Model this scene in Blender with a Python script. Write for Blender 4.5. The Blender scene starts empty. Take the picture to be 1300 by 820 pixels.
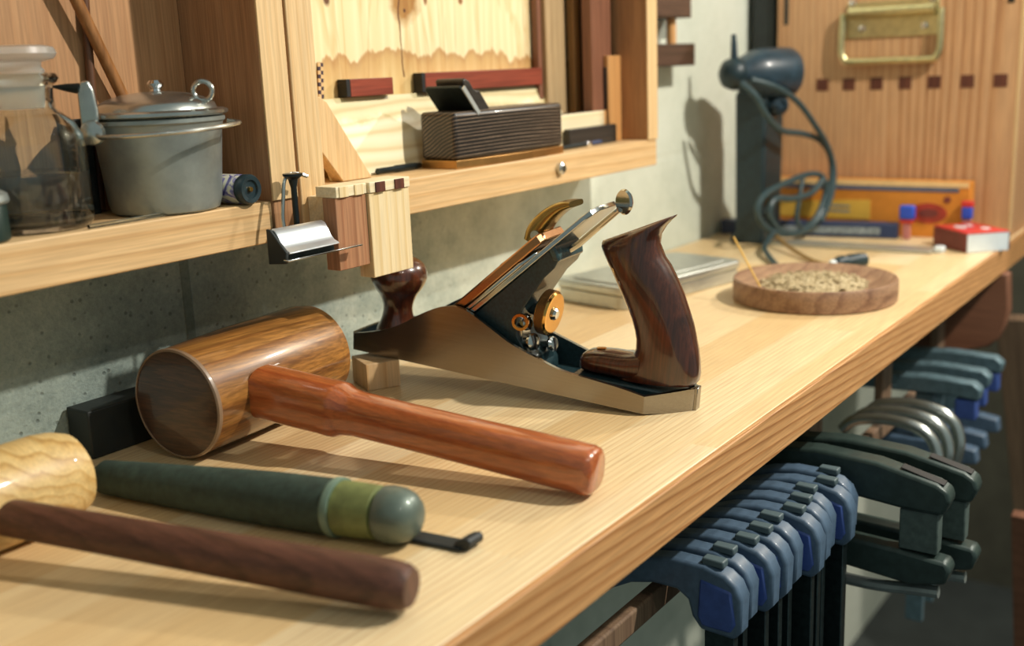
import bpy, bmesh, math, random
from mathutils import Vector, Matrix
random.seed(7)
PI = math.pi
C = bpy.context.scene.collection
SC = bpy.context.scene

# ------------------------------------------------------------------ colour / material helpers
def lin(h):
    h = h.lstrip('#')
    out = []
    for i in (0, 2, 4):
        c = int(h[i:i+2], 16) / 255
        out.append(c / 12.92 if c <= 0.04045 else ((c + 0.055) / 1.055) ** 2.4)
    return (*out, 1)

class NT:
    def __init__(s, name):
        s.m = bpy.data.materials.new(name); s.m.use_nodes = True
        s.t = s.m.node_tree; s.t.nodes.clear()
        s.out = s.n('ShaderNodeOutputMaterial'); s.b = s.n('ShaderNodeBsdfPrincipled')
        s.l(s.b.outputs[0], s.out.inputs[0])
    def n(s, t, **k):
        x = s.t.nodes.new(t)
        for a, v in k.items(): setattr(x, a, v)
        return x
    def l(s, a, b): s.t.links.new(a, b)
    def co(s, scale=(1, 1, 1), rot=(0, 0, 0), loc=(0, 0, 0)):
        tc = s.n('ShaderNodeTexCoord'); mp = s.n('ShaderNodeMapping')
        mp.inputs['Scale'].default_value = scale; mp.inputs['Rotation'].default_value = rot
        mp.inputs['Location'].default_value = loc
        s.l(tc.outputs['Object'], mp.inputs[0]); return mp.outputs[0]
    def noise(s, v, scale, detail=4, rough=.5, dist=0):
        x = s.n('ShaderNodeTexNoise'); x.inputs['Scale'].default_value = scale
        x.inputs['Detail'].default_value = detail; x.inputs['Roughness'].default_value = rough
        x.inputs['Distortion'].default_value = dist; s.l(v, x.inputs['Vector']); return x.outputs[0]
    def ramp(s, f, stops, interp='LINEAR'):
        r = s.n('ShaderNodeValToRGB'); cr = r.color_ramp; cr.interpolation = interp
        while len(cr.elements) < len(stops): cr.elements.new(.5)
        for e, (p, c) in zip(cr.elements, stops):
            e.position = p; e.color = c if isinstance(c, tuple) else lin(c)
        s.l(f, r.inputs[0]); return r.outputs[0]
    def mix(s, f, a, b, mode='MIX'):
        x = s.n('ShaderNodeMix', data_type='RGBA', blend_type=mode)
        for sock, v in ((x.inputs[0], f), (x.inputs[6], a), (x.inputs[7], b)):
            if hasattr(v, 'is_linked'): s.l(v, sock)
            else: sock.default_value = v
        return x.outputs[2]
    def math(s, op, a, b=0.0):
        x = s.n('ShaderNodeMath', operation=op)
        for sock, v in ((x.inputs[0], a), (x.inputs[1], b)):
            if hasattr(v, 'is_linked'): s.l(v, sock)
            else: sock.default_value = v
        return x.outputs[0]
    def bump(s, h, strength=.3, dist=.001):
        b = s.n('ShaderNodeBump'); b.inputs['Strength'].default_value = strength
        b.inputs['Distance'].default_value = dist; s.l(h, b.inputs['Height'])
        s.l(b.outputs[0], s.b.inputs['Normal'])
    def spot(s, col, p, r, c, core=.35):
        """A knot or stain: an ellipsoid of half-axes r about p."""
        v = s.co(tuple(1 / a for a in r), loc=tuple(-q / a for q, a in zip(p, r)))
        n = s.noise(s.co(), 90, 3)
        L = s.n('ShaderNodeVectorMath', operation='LENGTH'); s.l(v, L.inputs[0])
        d = s.math('ADD', L.outputs['Value'], s.math('MULTIPLY', s.math('SUBTRACT', n, .5), .6))
        return s.mix(1.0, col, s.ramp(d, [(core * .5, c), (core, c), (1.0, '#ffffff')]), 'MULTIPLY')
    def set(s, **k):
        for a, v in k.items(): s.b.inputs[a.replace('_', ' ')].default_value = v
        return s

def stretch(axis, along, across):
    r = [across] * 3; r['XYZ'.index(axis)] = along; return tuple(r)

def rings_of(m, v, across, rings, dist, field):
    """Growth rings: saw-tooth early-to-late wood, warped by noise, fading in and out."""
    n1 = m.noise(v, field, 3, .5); n2 = m.noise(v, field * 3.5, 3, .55); n3 = m.noise(v, field * .6, 2)
    ph = m.math('ADD', m.math('MULTIPLY', across, rings), m.math('ADD', m.math('MULTIPLY', n1, dist), m.math('MULTIPLY', n2, dist * .22)))
    fr = m.math('FRACT', ph)
    tooth = m.ramp(fr, [(0, (0, 0, 0, 1)), (.55, (.30, .30, .30, 1)), (.86, (1, 1, 1, 1)), (1, (0, 0, 0, 1))])
    amp = m.ramp(n3, [(.3, (.35, .35, .35, 1)), (.7, (1, 1, 1, 1))])
    return m.math('MULTIPLY', tooth, amp), n2

def wood(name, light, mid, dark, axis='X', rings=60, dist=6, field=9, contrast=.8, rough=.5, coat=0.0, band='Y', fine=.25, bump=.08, off=(0, 0, 0), pore='#3a2414', centre=(.13, .05), tilt=0, knots=()):
    """Solid timber: the rings run round a far-off pith line, so faces, edges and end grain all follow; grain along axis."""
    m = NT(name)
    v = m.co(stretch(axis, .045, 1), loc=off)
    sx = m.n('ShaderNodeSeparateXYZ'); m.l(m.co(loc=off), sx.inputs[0])
    third = [c for c in 'XYZ' if c not in (axis, band)][0]
    a1 = m.math('ADD', sx.outputs['XYZ'.index(band)], m.math('ADD', m.math('MULTIPLY', sx.outputs['XYZ'.index(axis)], tilt), centre[0])); a2 = m.math('ADD', sx.outputs['XYZ'.index(third)], centre[1])
    r = m.math('SQRT', m.math('ADD', m.math('MULTIPLY', a1, a1), m.math('MULTIPLY', a2, a2)))
    f, n2 = rings_of(m, v, r, rings * 1.7, dist * .55, field)
    g = m.math('ADD', m.math('MULTIPLY', f, contrast), m.math('MULTIPLY', m.math('SUBTRACT', n2, .3), 1.1 - contrast * .6))
    col = m.ramp(g, [(.05, light), (.5, mid), (1.0, dark)])
    fn = m.noise(m.co(stretch(axis, .03, 1), loc=off), 700, 3, .6)
    fr = m.ramp(fn, [(.35, (1, 1, 1, 1)), (.62, lin(pore))])
    col = m.mix(fine, col, fr, 'MULTIPLY')
    for k in knots: col = m.spot(col, *k)
    m.l(col, m.b.inputs['Base Color'])
    m.set(Roughness=rough, Coat_Weight=coat, Coat_Roughness=.06)
    if bump: m.bump(f, bump, .0006)
    return m.m

def plain(name, col, rough=.5, metal=0, coat=0, var=.12, scale=60, bump=0, bscale=900, **k):
    m = NT(name)
    v = m.co()
    nz = m.noise(v, scale, 4, .6)
    dk = tuple(c * (1 - 2 * var) for c in lin(col)[:3]) + (1,); lt = tuple(min(1, c * (1 + var)) for c in lin(col)[:3]) + (1,)
    m.l(m.ramp(nz, [(.3, dk), (.7, lt)]), m.b.inputs['Base Color'])
    m.set(Roughness=rough, Metallic=metal, Coat_Weight=coat, Coat_Roughness=.08, **k)
    if bump: m.bump(m.noise(v, bscale, 4, .6), bump, .0008)
    return m.m

def steel(name, col='#b9b9b4', rough=.25, axis='Y', brush=.12):
    m = NT(name)
    v = m.co(stretch(axis, .02, 1))
    nz = m.noise(v, 900, 3, .6)
    m.l(m.ramp(nz, [(.3, tuple(c * .88 for c in lin(col)[:3]) + (1,)), (.7, lin(col))]), m.b.inputs['Base Color'])
    r = m.math('ADD', m.math('MULTIPLY', nz, brush), rough - brush * .5)
    m.l(r, m.b.inputs['Roughness']); m.set(Metallic=1.0)
    m.bump(nz, .06, .0003)
    return m.m

def glass(name, col=(1, 1, 1, 1), rough=0.0, ior=1.48):
    m = NT(name); m.set(Base_Color=col, Roughness=rough, IOR=ior, Transmission_Weight=1.0)
    nz = m.noise(m.co(), 40, 2); m.l(m.math('MULTIPLY', nz, .02), m.b.inputs['Roughness'])
    return m.m

# ------------------------------------------------------------------ mesh builder
def catmull(pts, n=6, closed=False):
    P = [Vector(p) for p in pts]; out = []; N = len(P)
    rng = range(N if closed else N - 1)
    for i in rng:
        if closed: a, b, c, d = P[(i-1) % N], P[i], P[(i+1) % N], P[(i+2) % N]
        else: a, b, c, d = P[max(i-1, 0)], P[i], P[i+1], P[min(i+2, N-1)]
        for k in range(n):
            t = k / n
            out.append(.5 * ((2*b) + (c-a)*t + (2*a-5*b+4*c-d)*t*t + (3*b-a-3*c+d)*t**3))
    if not closed: out.append(P[-1])
    return out

class MB:
    def __init__(s): s.bm = bmesh.new(); s.mi = 0
    def faces(s, fs):
        for f in fs: f.material_index = s.mi; f.smooth = True
    def box(s, lo, hi, M=None):
        vs = [s.bm.verts.new(Vector((x, y, z)) if M is None else M @ Vector((x, y, z)))
              for x in (lo[0], hi[0]) for y in (lo[1], hi[1]) for z in (lo[2], hi[2])]
        q = [(0,1,3,2), (4,6,7,5), (0,4,5,1), (2,3,7,6), (0,2,6,4), (1,5,7,3)]
        s.faces([s.bm.faces.new([vs[i] for i in f]) for f in q]); return s
    def prism(s, poly, h0, h1, fn=None):
        """poly: 2-D outline; fn(a,b,h) places it."""
        fn = fn or (lambda a, b, h: Vector((a, b, h)))
        A = [s.bm.verts.new(fn(a, b, h0)) for a, b in poly]; B = [s.bm.verts.new(fn(a, b, h1)) for a, b in poly]
        n = len(poly); fs = [s.bm.faces.new(A[::-1]), s.bm.faces.new(B)]
        for i in range(n): fs.append(s.bm.faces.new([A[i], A[(i+1) % n], B[(i+1) % n], B[i]]))
        s.faces(fs); return s
    def loft(s, rings, cap=True):
        R = [[s.bm.verts.new(Vector(p)) for p in r] for r in rings]; n = len(R[0]); fs = []
        for a, b in zip(R, R[1:]):
            for i in range(n): fs.append(s.bm.faces.new([a[i], a[(i+1) % n], b[(i+1) % n], b[i]]))
        if cap: fs += [s.bm.faces.new(R[0][::-1]), s.bm.faces.new(R[-1])]
        s.faces(fs); return s
    def lathe(s, prof, M=None, n=40, closed=False):
        """prof: (r, z) list; axis local Z; r = 0 ends become poles."""
        M = M or Matrix(); rings = []
        for r, z in prof:
            if r < 1e-6: rings.append([s.bm.verts.new(M @ Vector((0, 0, z)))])
            else: rings.append([s.bm.verts.new(M @ Vector((r*math.cos(2*PI*i/n), r*math.sin(2*PI*i/n), z))) for i in range(n)])
        fs = []; prs = list(zip(rings, rings[1:]))
        if closed: prs.append((rings[-1], rings[0]))
        for a, b in prs:
            for i in range(n):
                j = (i+1) % n
                if len(a) == 1 and len(b) == 1: continue
                if len(a) == 1: fs.append(s.bm.faces.new([a[0], b[j], b[i]]))
                elif len(b) == 1: fs.append(s.bm.faces.new([a[i], a[j], b[0]]))
                else: fs.append(s.bm.faces.new([a[i], a[j], b[j], b[i]]))
        if not closed:
            if len(rings[0]) > 1: fs.append(s.bm.faces.new(rings[0][::-1]))
            if len(rings[-1]) > 1: fs.append(s.bm.faces.new(rings[-1]))
        s.faces(fs); return s
    def tube(s, pts, r, n=10, closed=False, flat=1.0, up=None):
        P = [Vector(p) for p in pts]; N = len(P); rings = []; nv = None
        rs = r if isinstance(r, (list, tuple)) else [r] * N
        for i in range(N):
            if closed: t = (P[(i+1) % N] - P[i-1]).normalized()
            else: t = (P[min(i+1, N-1)] - P[max(i-1, 0)]).normalized()
            if nv is None:
                nv = Vector(up) if up else (Vector((0, 0, 1)) if abs(t.z) < .9 else Vector((1, 0, 0)))
            nv = (nv - t * nv.dot(t)).normalized(); bv = t.cross(nv)
            rings.append([P[i] + rs[i]*(math.cos(2*PI*k/n)*bv + flat*math.sin(2*PI*k/n)*nv) for k in range(n)])
        if closed: rings.append(rings[0])
        if not closed: return s.loft(rings)
        R = [[s.bm.verts.new(p) for p in q] for q in rings[:-1]]; fs = []
        for a in range(N):
            A, B = R[a], R[(a+1) % N]
            for i in range(n): fs.append(s.bm.faces.new([A[i], A[(i+1) % n], B[(i+1) % n], B[i]]))
        s.faces(fs); return s
    def done(s, name, mats, parent=None, bevel=0, seg=2, sharp=35, loc=None, M=None):
        bmesh.ops.recalc_face_normals(s.bm, faces=s.bm.faces)
        me = bpy.data.meshes.new(name); s.bm.to_mesh(me); s.bm.free()
        for m in (mats if isinstance(mats, (list, tuple)) else [mats]): me.materials.append(m)
        me.set_sharp_from_angle(angle=math.radians(sharp))
        o = bpy.data.objects.new(name, me); C.objects.link(o)
        if parent: o.parent = parent
        if loc: o.location = loc
        if M: o.matrix_local = M
        if bevel:
            b = o.modifiers.new('round', 'BEVEL'); b.width = bevel; b.segments = seg; b.limit_method = 'ANGLE'
            b.angle_limit = math.radians(40); b.harden_normals = False
        return o

def tag(o, label, cat, group=None):
    o['label'] = label; o['category'] = cat
    if group: o['group'] = group
    return o
def thing(name, label, cat, loc=(0, 0, 0), rotz=0, group=None, M=None):
    o = bpy.data.objects.new(name, None); C.objects.link(o); o.empty_display_size = .02
    if M: o.matrix_world = M
    else: o.location = loc; o.rotation_euler = (0, 0, rotz)
    return tag(o, label, cat, group)
def struct(o): o['kind'] = 'structure'; return o
def axisM(p, d, roll=None):
    """Matrix whose local Z runs along d from p."""
    d = Vector(d).normalized(); x = Vector(roll) if roll else (Vector((0, 0, 1)) if abs(d.z) < .95 else Vector((1, 0, 0)))
    x = (x - d * x.dot(d)).normalized(); y = d.cross(x)
    return Matrix(((x.x, y.x, d.x, p[0]), (x.y, y.y, d.y, p[1]), (x.z, y.z, d.z, p[2]), (0, 0, 0, 1)))
def XZ(y0=0): return lambda a, b, h: Vector((a, h, b))
def YZ(a, b, h): return Vector((h, a, b))

# ------------------------------------------------------------------ materials
M_bench = None
def bench_mat():
    m = NT('laminated_pine'); v = m.co()
    sx = m.n('ShaderNodeSeparateXYZ'); m.l(v, sx.inputs[0])
    strip = m.math('FLOOR', m.math('DIVIDE', sx.outputs[1], .043))
    seg = m.math('FLOOR', m.math('ADD', m.math('DIVIDE', sx.outputs[0], .46), m.math('MULTIPLY', strip, .37)))
    cb = m.n('ShaderNodeCombineXYZ'); m.l(strip, cb.inputs[0]); m.l(seg, cb.inputs[1])
    wn = m.n('ShaderNodeTexWhiteNoise', noise_dimensions='3D'); m.l(cb.outputs[0], wn.inputs[0])
    ad = m.n('ShaderNodeVectorMath', operation='ADD')
    sc = m.n('ShaderNodeVectorMath', operation='SCALE'); sc.inputs['Scale'].default_value = .35
    m.l(wn.outputs['Color'], sc.inputs[0])
    m.l(m.co((.05, 1, 1)), ad.inputs[0]); m.l(sc.outputs[0], ad.inputs[1])
    fb, nz = rings_of(m, ad.outputs[0], m.math('ADD', sx.outputs[1], m.math('MULTIPLY', sx.outputs[2], .6)), 250, 3.5, 9)
    f = m.math('ADD', m.math('MULTIPLY', fb, .6), m.math('MULTIPLY', nz, .45))
    col = m.ramp(f, [(.1, '#f3e2ba'), (.55, '#e7cc9e'), (1.0, '#c69b66')])
    tint = m.ramp(wn.outputs['Value'], [(0, '#ffffff'), (.5, '#fbf5ea'), (1, '#f1e2cb')])
    col = m.mix(1.0, col, tint, 'MULTIPLY')
    fine = m.noise(m.co((.03, 1, 1)), 800, 2)
    col = m.mix(.22, col, m.ramp(fine, [(.35, '#ffffff'), (.65, '#8a5a2c')]), 'MULTIPLY')
    m.l(col, m.b.inputs['Base Color']); m.set(Roughness=.42, Coat_Weight=.12, Coat_Roughness=.3)
    m.bump(f, .06, .0005)
    return m.m
M_bench = bench_mat()
M_edge = wood('bench_edge_fir', '#dba76e', '#c78e56', '#8a5226', 'X', tilt=.06, rings=185, dist=4.5, field=5, contrast=.95, rough=.5, band='Z', fine=.3, bump=.15)
M_pine = wood('cabinet_pine', '#e6c694', '#d8b27c', '#b88b55', 'Z', rings=70, dist=8, field=14, contrast=.5, rough=.55, band='X', fine=.2)
M_pineX = wood('cabinet_pine_rail', '#e6c594', '#d9b27d', '#b98b55', 'X', rings=70, dist=8, field=14, contrast=.5, rough=.5, band='Z', fine=.2)
M_side = wood('cabinet_side_panel', '#b88a60', '#a97a51', '#916240', 'Z', rings=60, dist=8, field=16, contrast=.5, rough=.6, band='Y', fine=.3)
M_backL = wood('cabinet_back_cedar', '#c29264', '#b58356', '#9a6a42', 'Z', knots=[((-.085, .5, .131), (.006, 9, .0065), '#4a3422'), ((-.056, .5, .126), (.0015, 9, .0075), '#8a5230'), ((.065, .5, .12), (.003, 9, .02), '#b58a60')], rings=55, dist=6, field=10, contrast=.35, rough=.6, band='X', fine=.25)
M_maple = wood('pale_maple', '#f2e6c4', '#ead6a8', '#d2b682', 'X', rings=60, dist=10, field=14, contrast=.5, rough=.5, band='Z', fine=.15)
M_mapleZ = wood('pale_maple_upright', '#f1dfb6', '#e6cc98', '#d0ae76', 'Z', rings=80, dist=7, field=16, contrast=.5, rough=.45, band='X', fine=.15)
M_brownZ = wood('brown_sapele', '#b98a66', '#a97553', '#8a5a3c', 'Z', rings=70, dist=7, field=16, contrast=.5, rough=.45, band='X', fine=.3)
M_darkw = wood('dark_walnut', '#5b4030', '#46301f', '#2c1c12', 'X', rings=60, dist=7, field=16, contrast=.5, rough=.5, band='Z', fine=.4)
M_blackw = wood('ebony', '#3a332c', '#26211c', '#15120f', 'X', rings=80, dist=7, field=20, contrast=.5, rough=.45, band='Z', fine=.4)
M_wenge = wood('wenge', '#17130f', '#2b221b', '#b39a82', 'X', rings=230, dist=9, field=16, contrast=1.45, rough=.4, band='Z', fine=.4, coat=.1, pore='#0e0a08')
M_red = wood('padauk', '#9c4a35', '#8a3c2a', '#5e241a', 'X', rings=60, dist=8, field=22, contrast=.55, rough=.4, coat=.15, band='Z', fine=.35)
M_redZ = wood('padauk_upright', '#94634a', '#845640', '#68432f', 'Z', rings=60, dist=8, field=22, contrast=.5, rough=.5, band='X', fine=.3)
M_head = wood('mallet_head_wood', '#b8813f', '#94602c', '#4f2c14', 'X', rings=60, dist=9, field=14, contrast=.8, rough=.35, coat=1.0, band='Z', fine=.5)
M_handle = wood('mallet_handle_wood', '#c06a35', '#aa5428', '#733315', 'Y', rings=70, dist=9, field=16, contrast=.65, rough=.3, coat=.9, band='X', fine=.3)
M_endgrain = wood('mallet_end_grain', '#5f3c24', '#472a18', '#2b170c', 'Y', rings=60, dist=18, field=40, contrast=.6, rough=.35, coat=.5, band='Z', fine=.5)
M_rosewood = wood('rosewood', '#60301d', '#482311', '#27110a', 'Z', rings=70, dist=7, field=20, contrast=.5, rough=.28, coat=1.0, band='Y', fine=.5)
M_walH = wood('dark_handle_wood', '#6a4232', '#52301f', '#331c12', 'Y', rings=70, dist=8, field=18, contrast=.6, rough=.5, band='X', fine=.4)
M_ash = wood('pale_mallet_wood', '#e4c688', '#d0a865', '#96703a', 'Y', rings=95, dist=10, field=20, contrast=.8, rough=.45, coat=.2, band='Z', fine=.2)
M_dish = wood('dish_walnut', '#b08c6c', '#957056', '#6a4938', 'X', rings=45, dist=10, field=16, contrast=.6, rough=.5, band='Y', fine=.35)
M_chest = wood('chest_fir', '#d4a87c', '#c29062', '#935e3a', 'Z', rings=75, dist=7, field=11, contrast=.8, rough=.5, band='Y', fine=.25)
M_tenon = wood('tenon_wood', '#6b3a28', '#552a1c', '#3b1a10', 'Z', rings=60, dist=8, field=20, contrast=.5, rough=.5, band='Y')
M_offcut = wood('offcut_wood', '#d8a468', '#c98f52', '#a86d38', 'Z', rings=70, dist=7, field=16, contrast=.5, rough=.5, band='X', fine=.2)
M_plank = wood('grey_plank', '#8d7258', '#7a604a', '#56412f', 'Z', rings=40, dist=8, field=12, contrast=.6, rough=.7, band='X', fine=.3)
M_toe = wood('toe_block_wood', '#e0bf92', '#d2ab78', '#ad8050', 'Z', rings=90, dist=6, field=20, contrast=.55, rough=.5, band='Y', fine=.2)
M_bracket = wood('bracket_wood', '#8a5c42', '#7a4e36', '#5c3824', 'Y', rings=40, dist=7, field=12, contrast=.5, rough=.6, band='Z', fine=.3)

def plywood_mat():
    m = NT('stained_plywood')
    v = m.co((1, 1, .16))
    w = m.n('ShaderNodeTexWave', wave_type='BANDS', bands_direction='X'); w.inputs['Scale'].default_value = 13
    w.inputs['Distortion'].default_value = 12; w.inputs['Detail'].default_value = 3; w.inputs['Detail Scale'].default_value = .9
    m.l(v, w.inputs[0])
    col = m.ramp(w.outputs['Fac'], [(0, '#e8d4a4'), (.5, '#eedfb4'), (1, '#e8d3a2')])
    line = m.noise(m.co((1, 1, .12)), 38, 3, .5, 1.5)
    col = m.mix(.45, col, m.ramp(line, [(.44, '#ffffff'), (.5, '#e2c598'), (.56, '#ffffff')]), 'MULTIPLY')
    # tide-marked water stain along the bottom: a jagged upper rim above the ramp
    sx = m.n('ShaderNodeSeparateXYZ'); m.l(m.co(), sx.inputs[0])
    jag = m.noise(m.co((1, 1, .25)), 60, 4, .6)
    jag2 = m.noise(m.co((1, 1, .3)), 18, 2)
    lim = m.math('ADD', m.math('MULTIPLY', m.math('SUBTRACT', jag, .5), .03), m.math('MULTIPLY', m.math('SUBTRACT', jag2, .5), .05))
    hz = m.math('ADD', sx.outputs[2], lim)
    st = m.ramp(m.math('MULTIPLY', hz, 4.0), [(.33, '#f3dfbd'), (.405, '#dcbd92'), (.432, '#c39b6c'), (.441, '#ffffff')])
    col = m.mix(.85, col, st, 'MULTIPLY')
    wob = m.math('MULTIPLY', m.math('SUBTRACT', m.noise(m.co(), 30, 3), .5), .012)
    dx = m.math('ABSOLUTE', m.math('ADD', m.math('ADD', sx.outputs[0], wob), .0455))
    dx = m.math('ADD', dx, m.math('MULTIPLY', m.math('LESS_THAN', sx.outputs[2], .092), 1.0))
    col = m.mix(1.0, col, m.ramp(m.math('MULTIPLY', dx, 100.0), [(.04, '#8a6a42'), (.11, '#ffffff')]), 'MULTIPLY')
    for k in (((-.040, .5, .150), (.020, 9, .022), '#b8925f', .6), ((-.0405, .5, .141), (.0018, 9, .0018), '#7a5a38', .5), ((-.1235, .5, .1475), (.0042, 9, .006), '#6e4c30', .5), ((-.015, .5, .150), (.003, 9, .006), '#9a7048', .5), ((.03, .5, .150), (.004, 9, .004), '#9a7048', .5)):
        col = m.spot(col, *k)
    m.l(col, m.b.inputs['Base Color']); m.set(Roughness=.55)
    return m.m
M_ply = plywood_mat()

def ramp_mat():
    m = NT('pale_ramp_board')
    v = m.co((.2, 1, 1))
    w = m.n('ShaderNodeTexWave', wave_type='BANDS', bands_direction='Z'); w.inputs['Scale'].default_value = 28
    w.inputs['Distortion'].default_value = 9; w.inputs['Detail'].default_value = 3; w.inputs['Detail Scale'].default_value = .8
    m.l(v, w.inputs[0])
    col = m.ramp(w.outputs['Fac'], [(0, '#f3e9c8'), (.7, '#eee0b8'), (1, '#dfcb9c')])
    sx = m.n('ShaderNodeSeparateXYZ'); m.l(m.co(), sx.inputs[0])
    jag = m.noise(m.co(), 45, 5, .6)
    hz = m.math('ADD', sx.outputs[2], m.math('MULTIPLY', m.math('SUBTRACT', jag, .5), .03))
    st = m.ramp(m.math('MULTIPLY', hz, 10.0), [(.60, '#ffffff'), (.66, '#dcd6ba'), (.79, '#cdc9ae')])
    col = m.mix(.8, col, st, 'MULTIPLY')
    m.l(col, m.b.inputs['Base Color']); m.set(Roughness=.5)
    return m.m
M_ramp = ramp_mat()

def concrete_mat():
    m = NT('concrete_block_wall'); v = m.co()
    a = m.noise(v, 6, 6, .65); b = m.noise(v, 260, 5, .7); c = m.noise(v, 40, 4, .6)
    f = m.math('ADD', m.math('MULTIPLY', a, .5), m.math('ADD', m.math('MULTIPLY', b, .3), m.math('MULTIPLY', c, .25)))
    blk = m.ramp(f, [(.38, '#73827d'), (.55, '#9aa8a0'), (.7, '#bcc6bb')])
    pla = m.ramp(f, [(.35, '#bcc3b2'), (.55, '#d3d8c8'), (.75, '#dfe3d6')])
    sx = m.n('ShaderNodeSeparateXYZ'); m.l(v, sx.inputs[0])
    edge = m.math('ADD', sx.outputs[0], m.math('MULTIPLY', m.math('SUBTRACT', c, .5), .25))
    t = m.ramp(m.math('MULTIPLY', edge, .7), [(.38, (0, 0, 0, 1)), (.60, (1, 1, 1, 1))])
    col = m.mix(t, blk, pla)
    br = m.n('ShaderNodeTexBrick'); br.offset = .5; br.inputs['Scale'].default_value = 1.0
    br.inputs['Mortar Size'].default_value = .004; br.inputs['Mortar Smooth'].default_value = .3
    br.inputs['Brick Width'].default_value = .40; br.inputs['Row Height'].default_value = .19
    br.inputs['Color1'].default_value = (1, 1, 1, 1); br.inputs['Color2'].default_value = (.93, .93, .93, 1); br.inputs['Mortar'].default_value = (.62, .64, .62, 1)
    mp = m.n('ShaderNodeCombineXYZ'); m.l(m.math('ADD', sx.outputs[0], -.037 + .6), mp.inputs[0]); m.l(m.math('ADD', sx.outputs[2], .0845), mp.inputs[1])
    m.l(mp.outputs[0], br.inputs['Vector'])
    inv = m.math('SUBTRACT', 1.0, t)
    col = m.mix(inv, col, m.mix(1.0, col, br.outputs['Color'], 'MULTIPLY'))
    pit = m.n('ShaderNodeTexVoronoi', feature='F1'); pit.inputs['Scale'].default_value = 140; m.l(v, pit.inputs[0])
    pr = m.ramp(pit.outputs['Distance'], [(.10, (.45, .45, .45, 1)), (.2, (1, 1, 1, 1))])
    col = m.mix(m.math('MULTIPLY', inv, .7), col, m.mix(1.0, col, pr, 'MULTIPLY'))
    m.l(col, m.b.inputs['Base Color']); m.set(Roughness=.9)
    hgt = m.math('ADD', m.math('MULTIPLY', b, .6), m.math('ADD', m.math('MULTIPLY', pr, .5), m.math('MULTIPLY', br.outputs['Fac'], -1.2)))
    m.bump(m.math('MULTIPLY', hgt, m.math('ADD', m.math('MULTIPLY', inv, .85), .15)), .6, .003)
    return m.m
M_wall = concrete_mat()
M_floor = plain('concrete_floor', '#3a3f3d', .8, var=.15, scale=14)
M_flank = steel('ground_steel', '#99948c', .22, 'Y', .10)
M_steel = steel('polished_steel', '#c4c4bf', .14, 'Y', .06)
M_enamel = plain('teal_black_japanning', '#1f363b', .42, coat=.35, var=.25, scale=500, bump=.25, bscale=1600)
M_bronze = steel('bronze_cap', '#b98a63', .2, 'Y', .06)
M_brass = plain('brass', '#d2a257', .14, metal=1, var=.06)
M_oldbrass = plain('aged_brass', '#d2c89a', .36, metal=1, var=.1, scale=120)
M_knurl = plain('knurled_brass', '#8a6238', .35, metal=1, var=.3, scale=2500, bump=.5, bscale=2200)
M_screw = plain('screw_steel', '#c9ccc8', .2, metal=1, var=.08)
M_dark = plain('black_gap', '#14110f', .6)
M_alu = plain('dull_aluminium', '#a0a8a4', .44, metal=.7, var=.14, scale=40, bump=.05, bscale=500)
M_alu2 = plain('bright_aluminium', '#c2c5bf', .26, metal=.95, var=.08, scale=60)
M_tin = plain('brushed_tin', '#c6c8c0', .36, metal=.8, var=.06, scale=80)
M_chrome = plain('chrome', '#dfe3e6', .08, metal=1, var=.03)
M_darkmetal = plain('dark_gunmetal', '#2b3436', .32, metal=.7, var=.15)
M_blackpl = plain('black_plastic', '#1c3036', .42, var=.2, scale=200)
M_gunpl = plain('blue_black_barrel', '#2a3d49', .38, var=.2, scale=90, coat=.1)
M_cable = plain('rubber_cable', '#34494d', .42, var=.15, scale=300)
M_tan = plain('tan_cable', '#9a7a46', .5, var=.15, scale=300)
M_canvas = plain('green_canvas', '#33443a', .75, var=.22, scale=180, bump=.35, bscale=2400)
M_olive = plain('olive_band', '#76804c', .5, var=.18, scale=120, bump=.1, bscale=1200)
M_dome = plain('grey_green_dome', '#66746a', .46, metal=.35, var=.12, coat=.3)
M_ring = plain('pale_green_ring', '#6d8474', .45, var=.1)
M_strap = plain('dark_leather', '#1c2426', .55, var=.2, bump=.2)
M_black = plain('black_box_card', '#1e2524', .6, var=.15)
M_glass = glass('bottle_glass', (.93, .98, .95, 1))
M_frost = glass('stopper_glass', (.93, .97, .95, 1)); M_frost.node_tree.nodes['Principled BSDF'].inputs['Transmission Weight'].default_value = .88; [M_frost.node_tree.links.remove(l) for l in list(M_frost.node_tree.links) if l.to_socket.name == 'Roughness']; M_frost.node_tree.nodes['Principled BSDF'].inputs['Roughness'].default_value = .35; 
M_liquid = glass('clear_liquid', (.98, .97, .95, 1), ior=1.33)
M_stick = wood('dowel_wood', '#b07a48', '#96612f', '#6b4020', 'Z', rings=60, dist=5, field=18, contrast=.4, rough=.45, band='X')
M_stickd = wood('dark_dowel_wood', '#6d4529', '#5a3620', '#402413', 'Z', rings=60, dist=5, field=18, contrast=.4, rough=.5, band='X')
M_clampb = plain('blue_grey_clamp', '#4a5f74', .45, var=.12, scale=150, coat=.1)
M_clampp = plain('blue_clamp_pad', '#3a5292', .45, var=.12, scale=150)
M_clampk = plain('black_clamp', '#31403c', .42, var=.15, scale=150, metal=.2)
M_nub = plain('grey_clamp_button', '#4f5f63', .5, var=.1)
M_bar = plain('dark_clamp_bar', '#2c393a', .35, metal=.7, var=.2, scale=200)
M_pad = plain('grey_clamp_pad', '#4c5a55', .6, var=.15, scale=200)
M_palecl = plain('pale_blue_clamp', '#5c747c', .45, var=.15, scale=150, metal=.3)
M_orange = plain('orange_card', '#d98a30', .45, var=.1, scale=30)
M_yellow = plain('yellow_card', '#e3b54a', .45, var=.08, scale=30)
M_slate = plain('slate_band', '#5b6478', .5, var=.08)
M_cream = plain('cream_edge', '#ecc78a', .5, var=.06)
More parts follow.
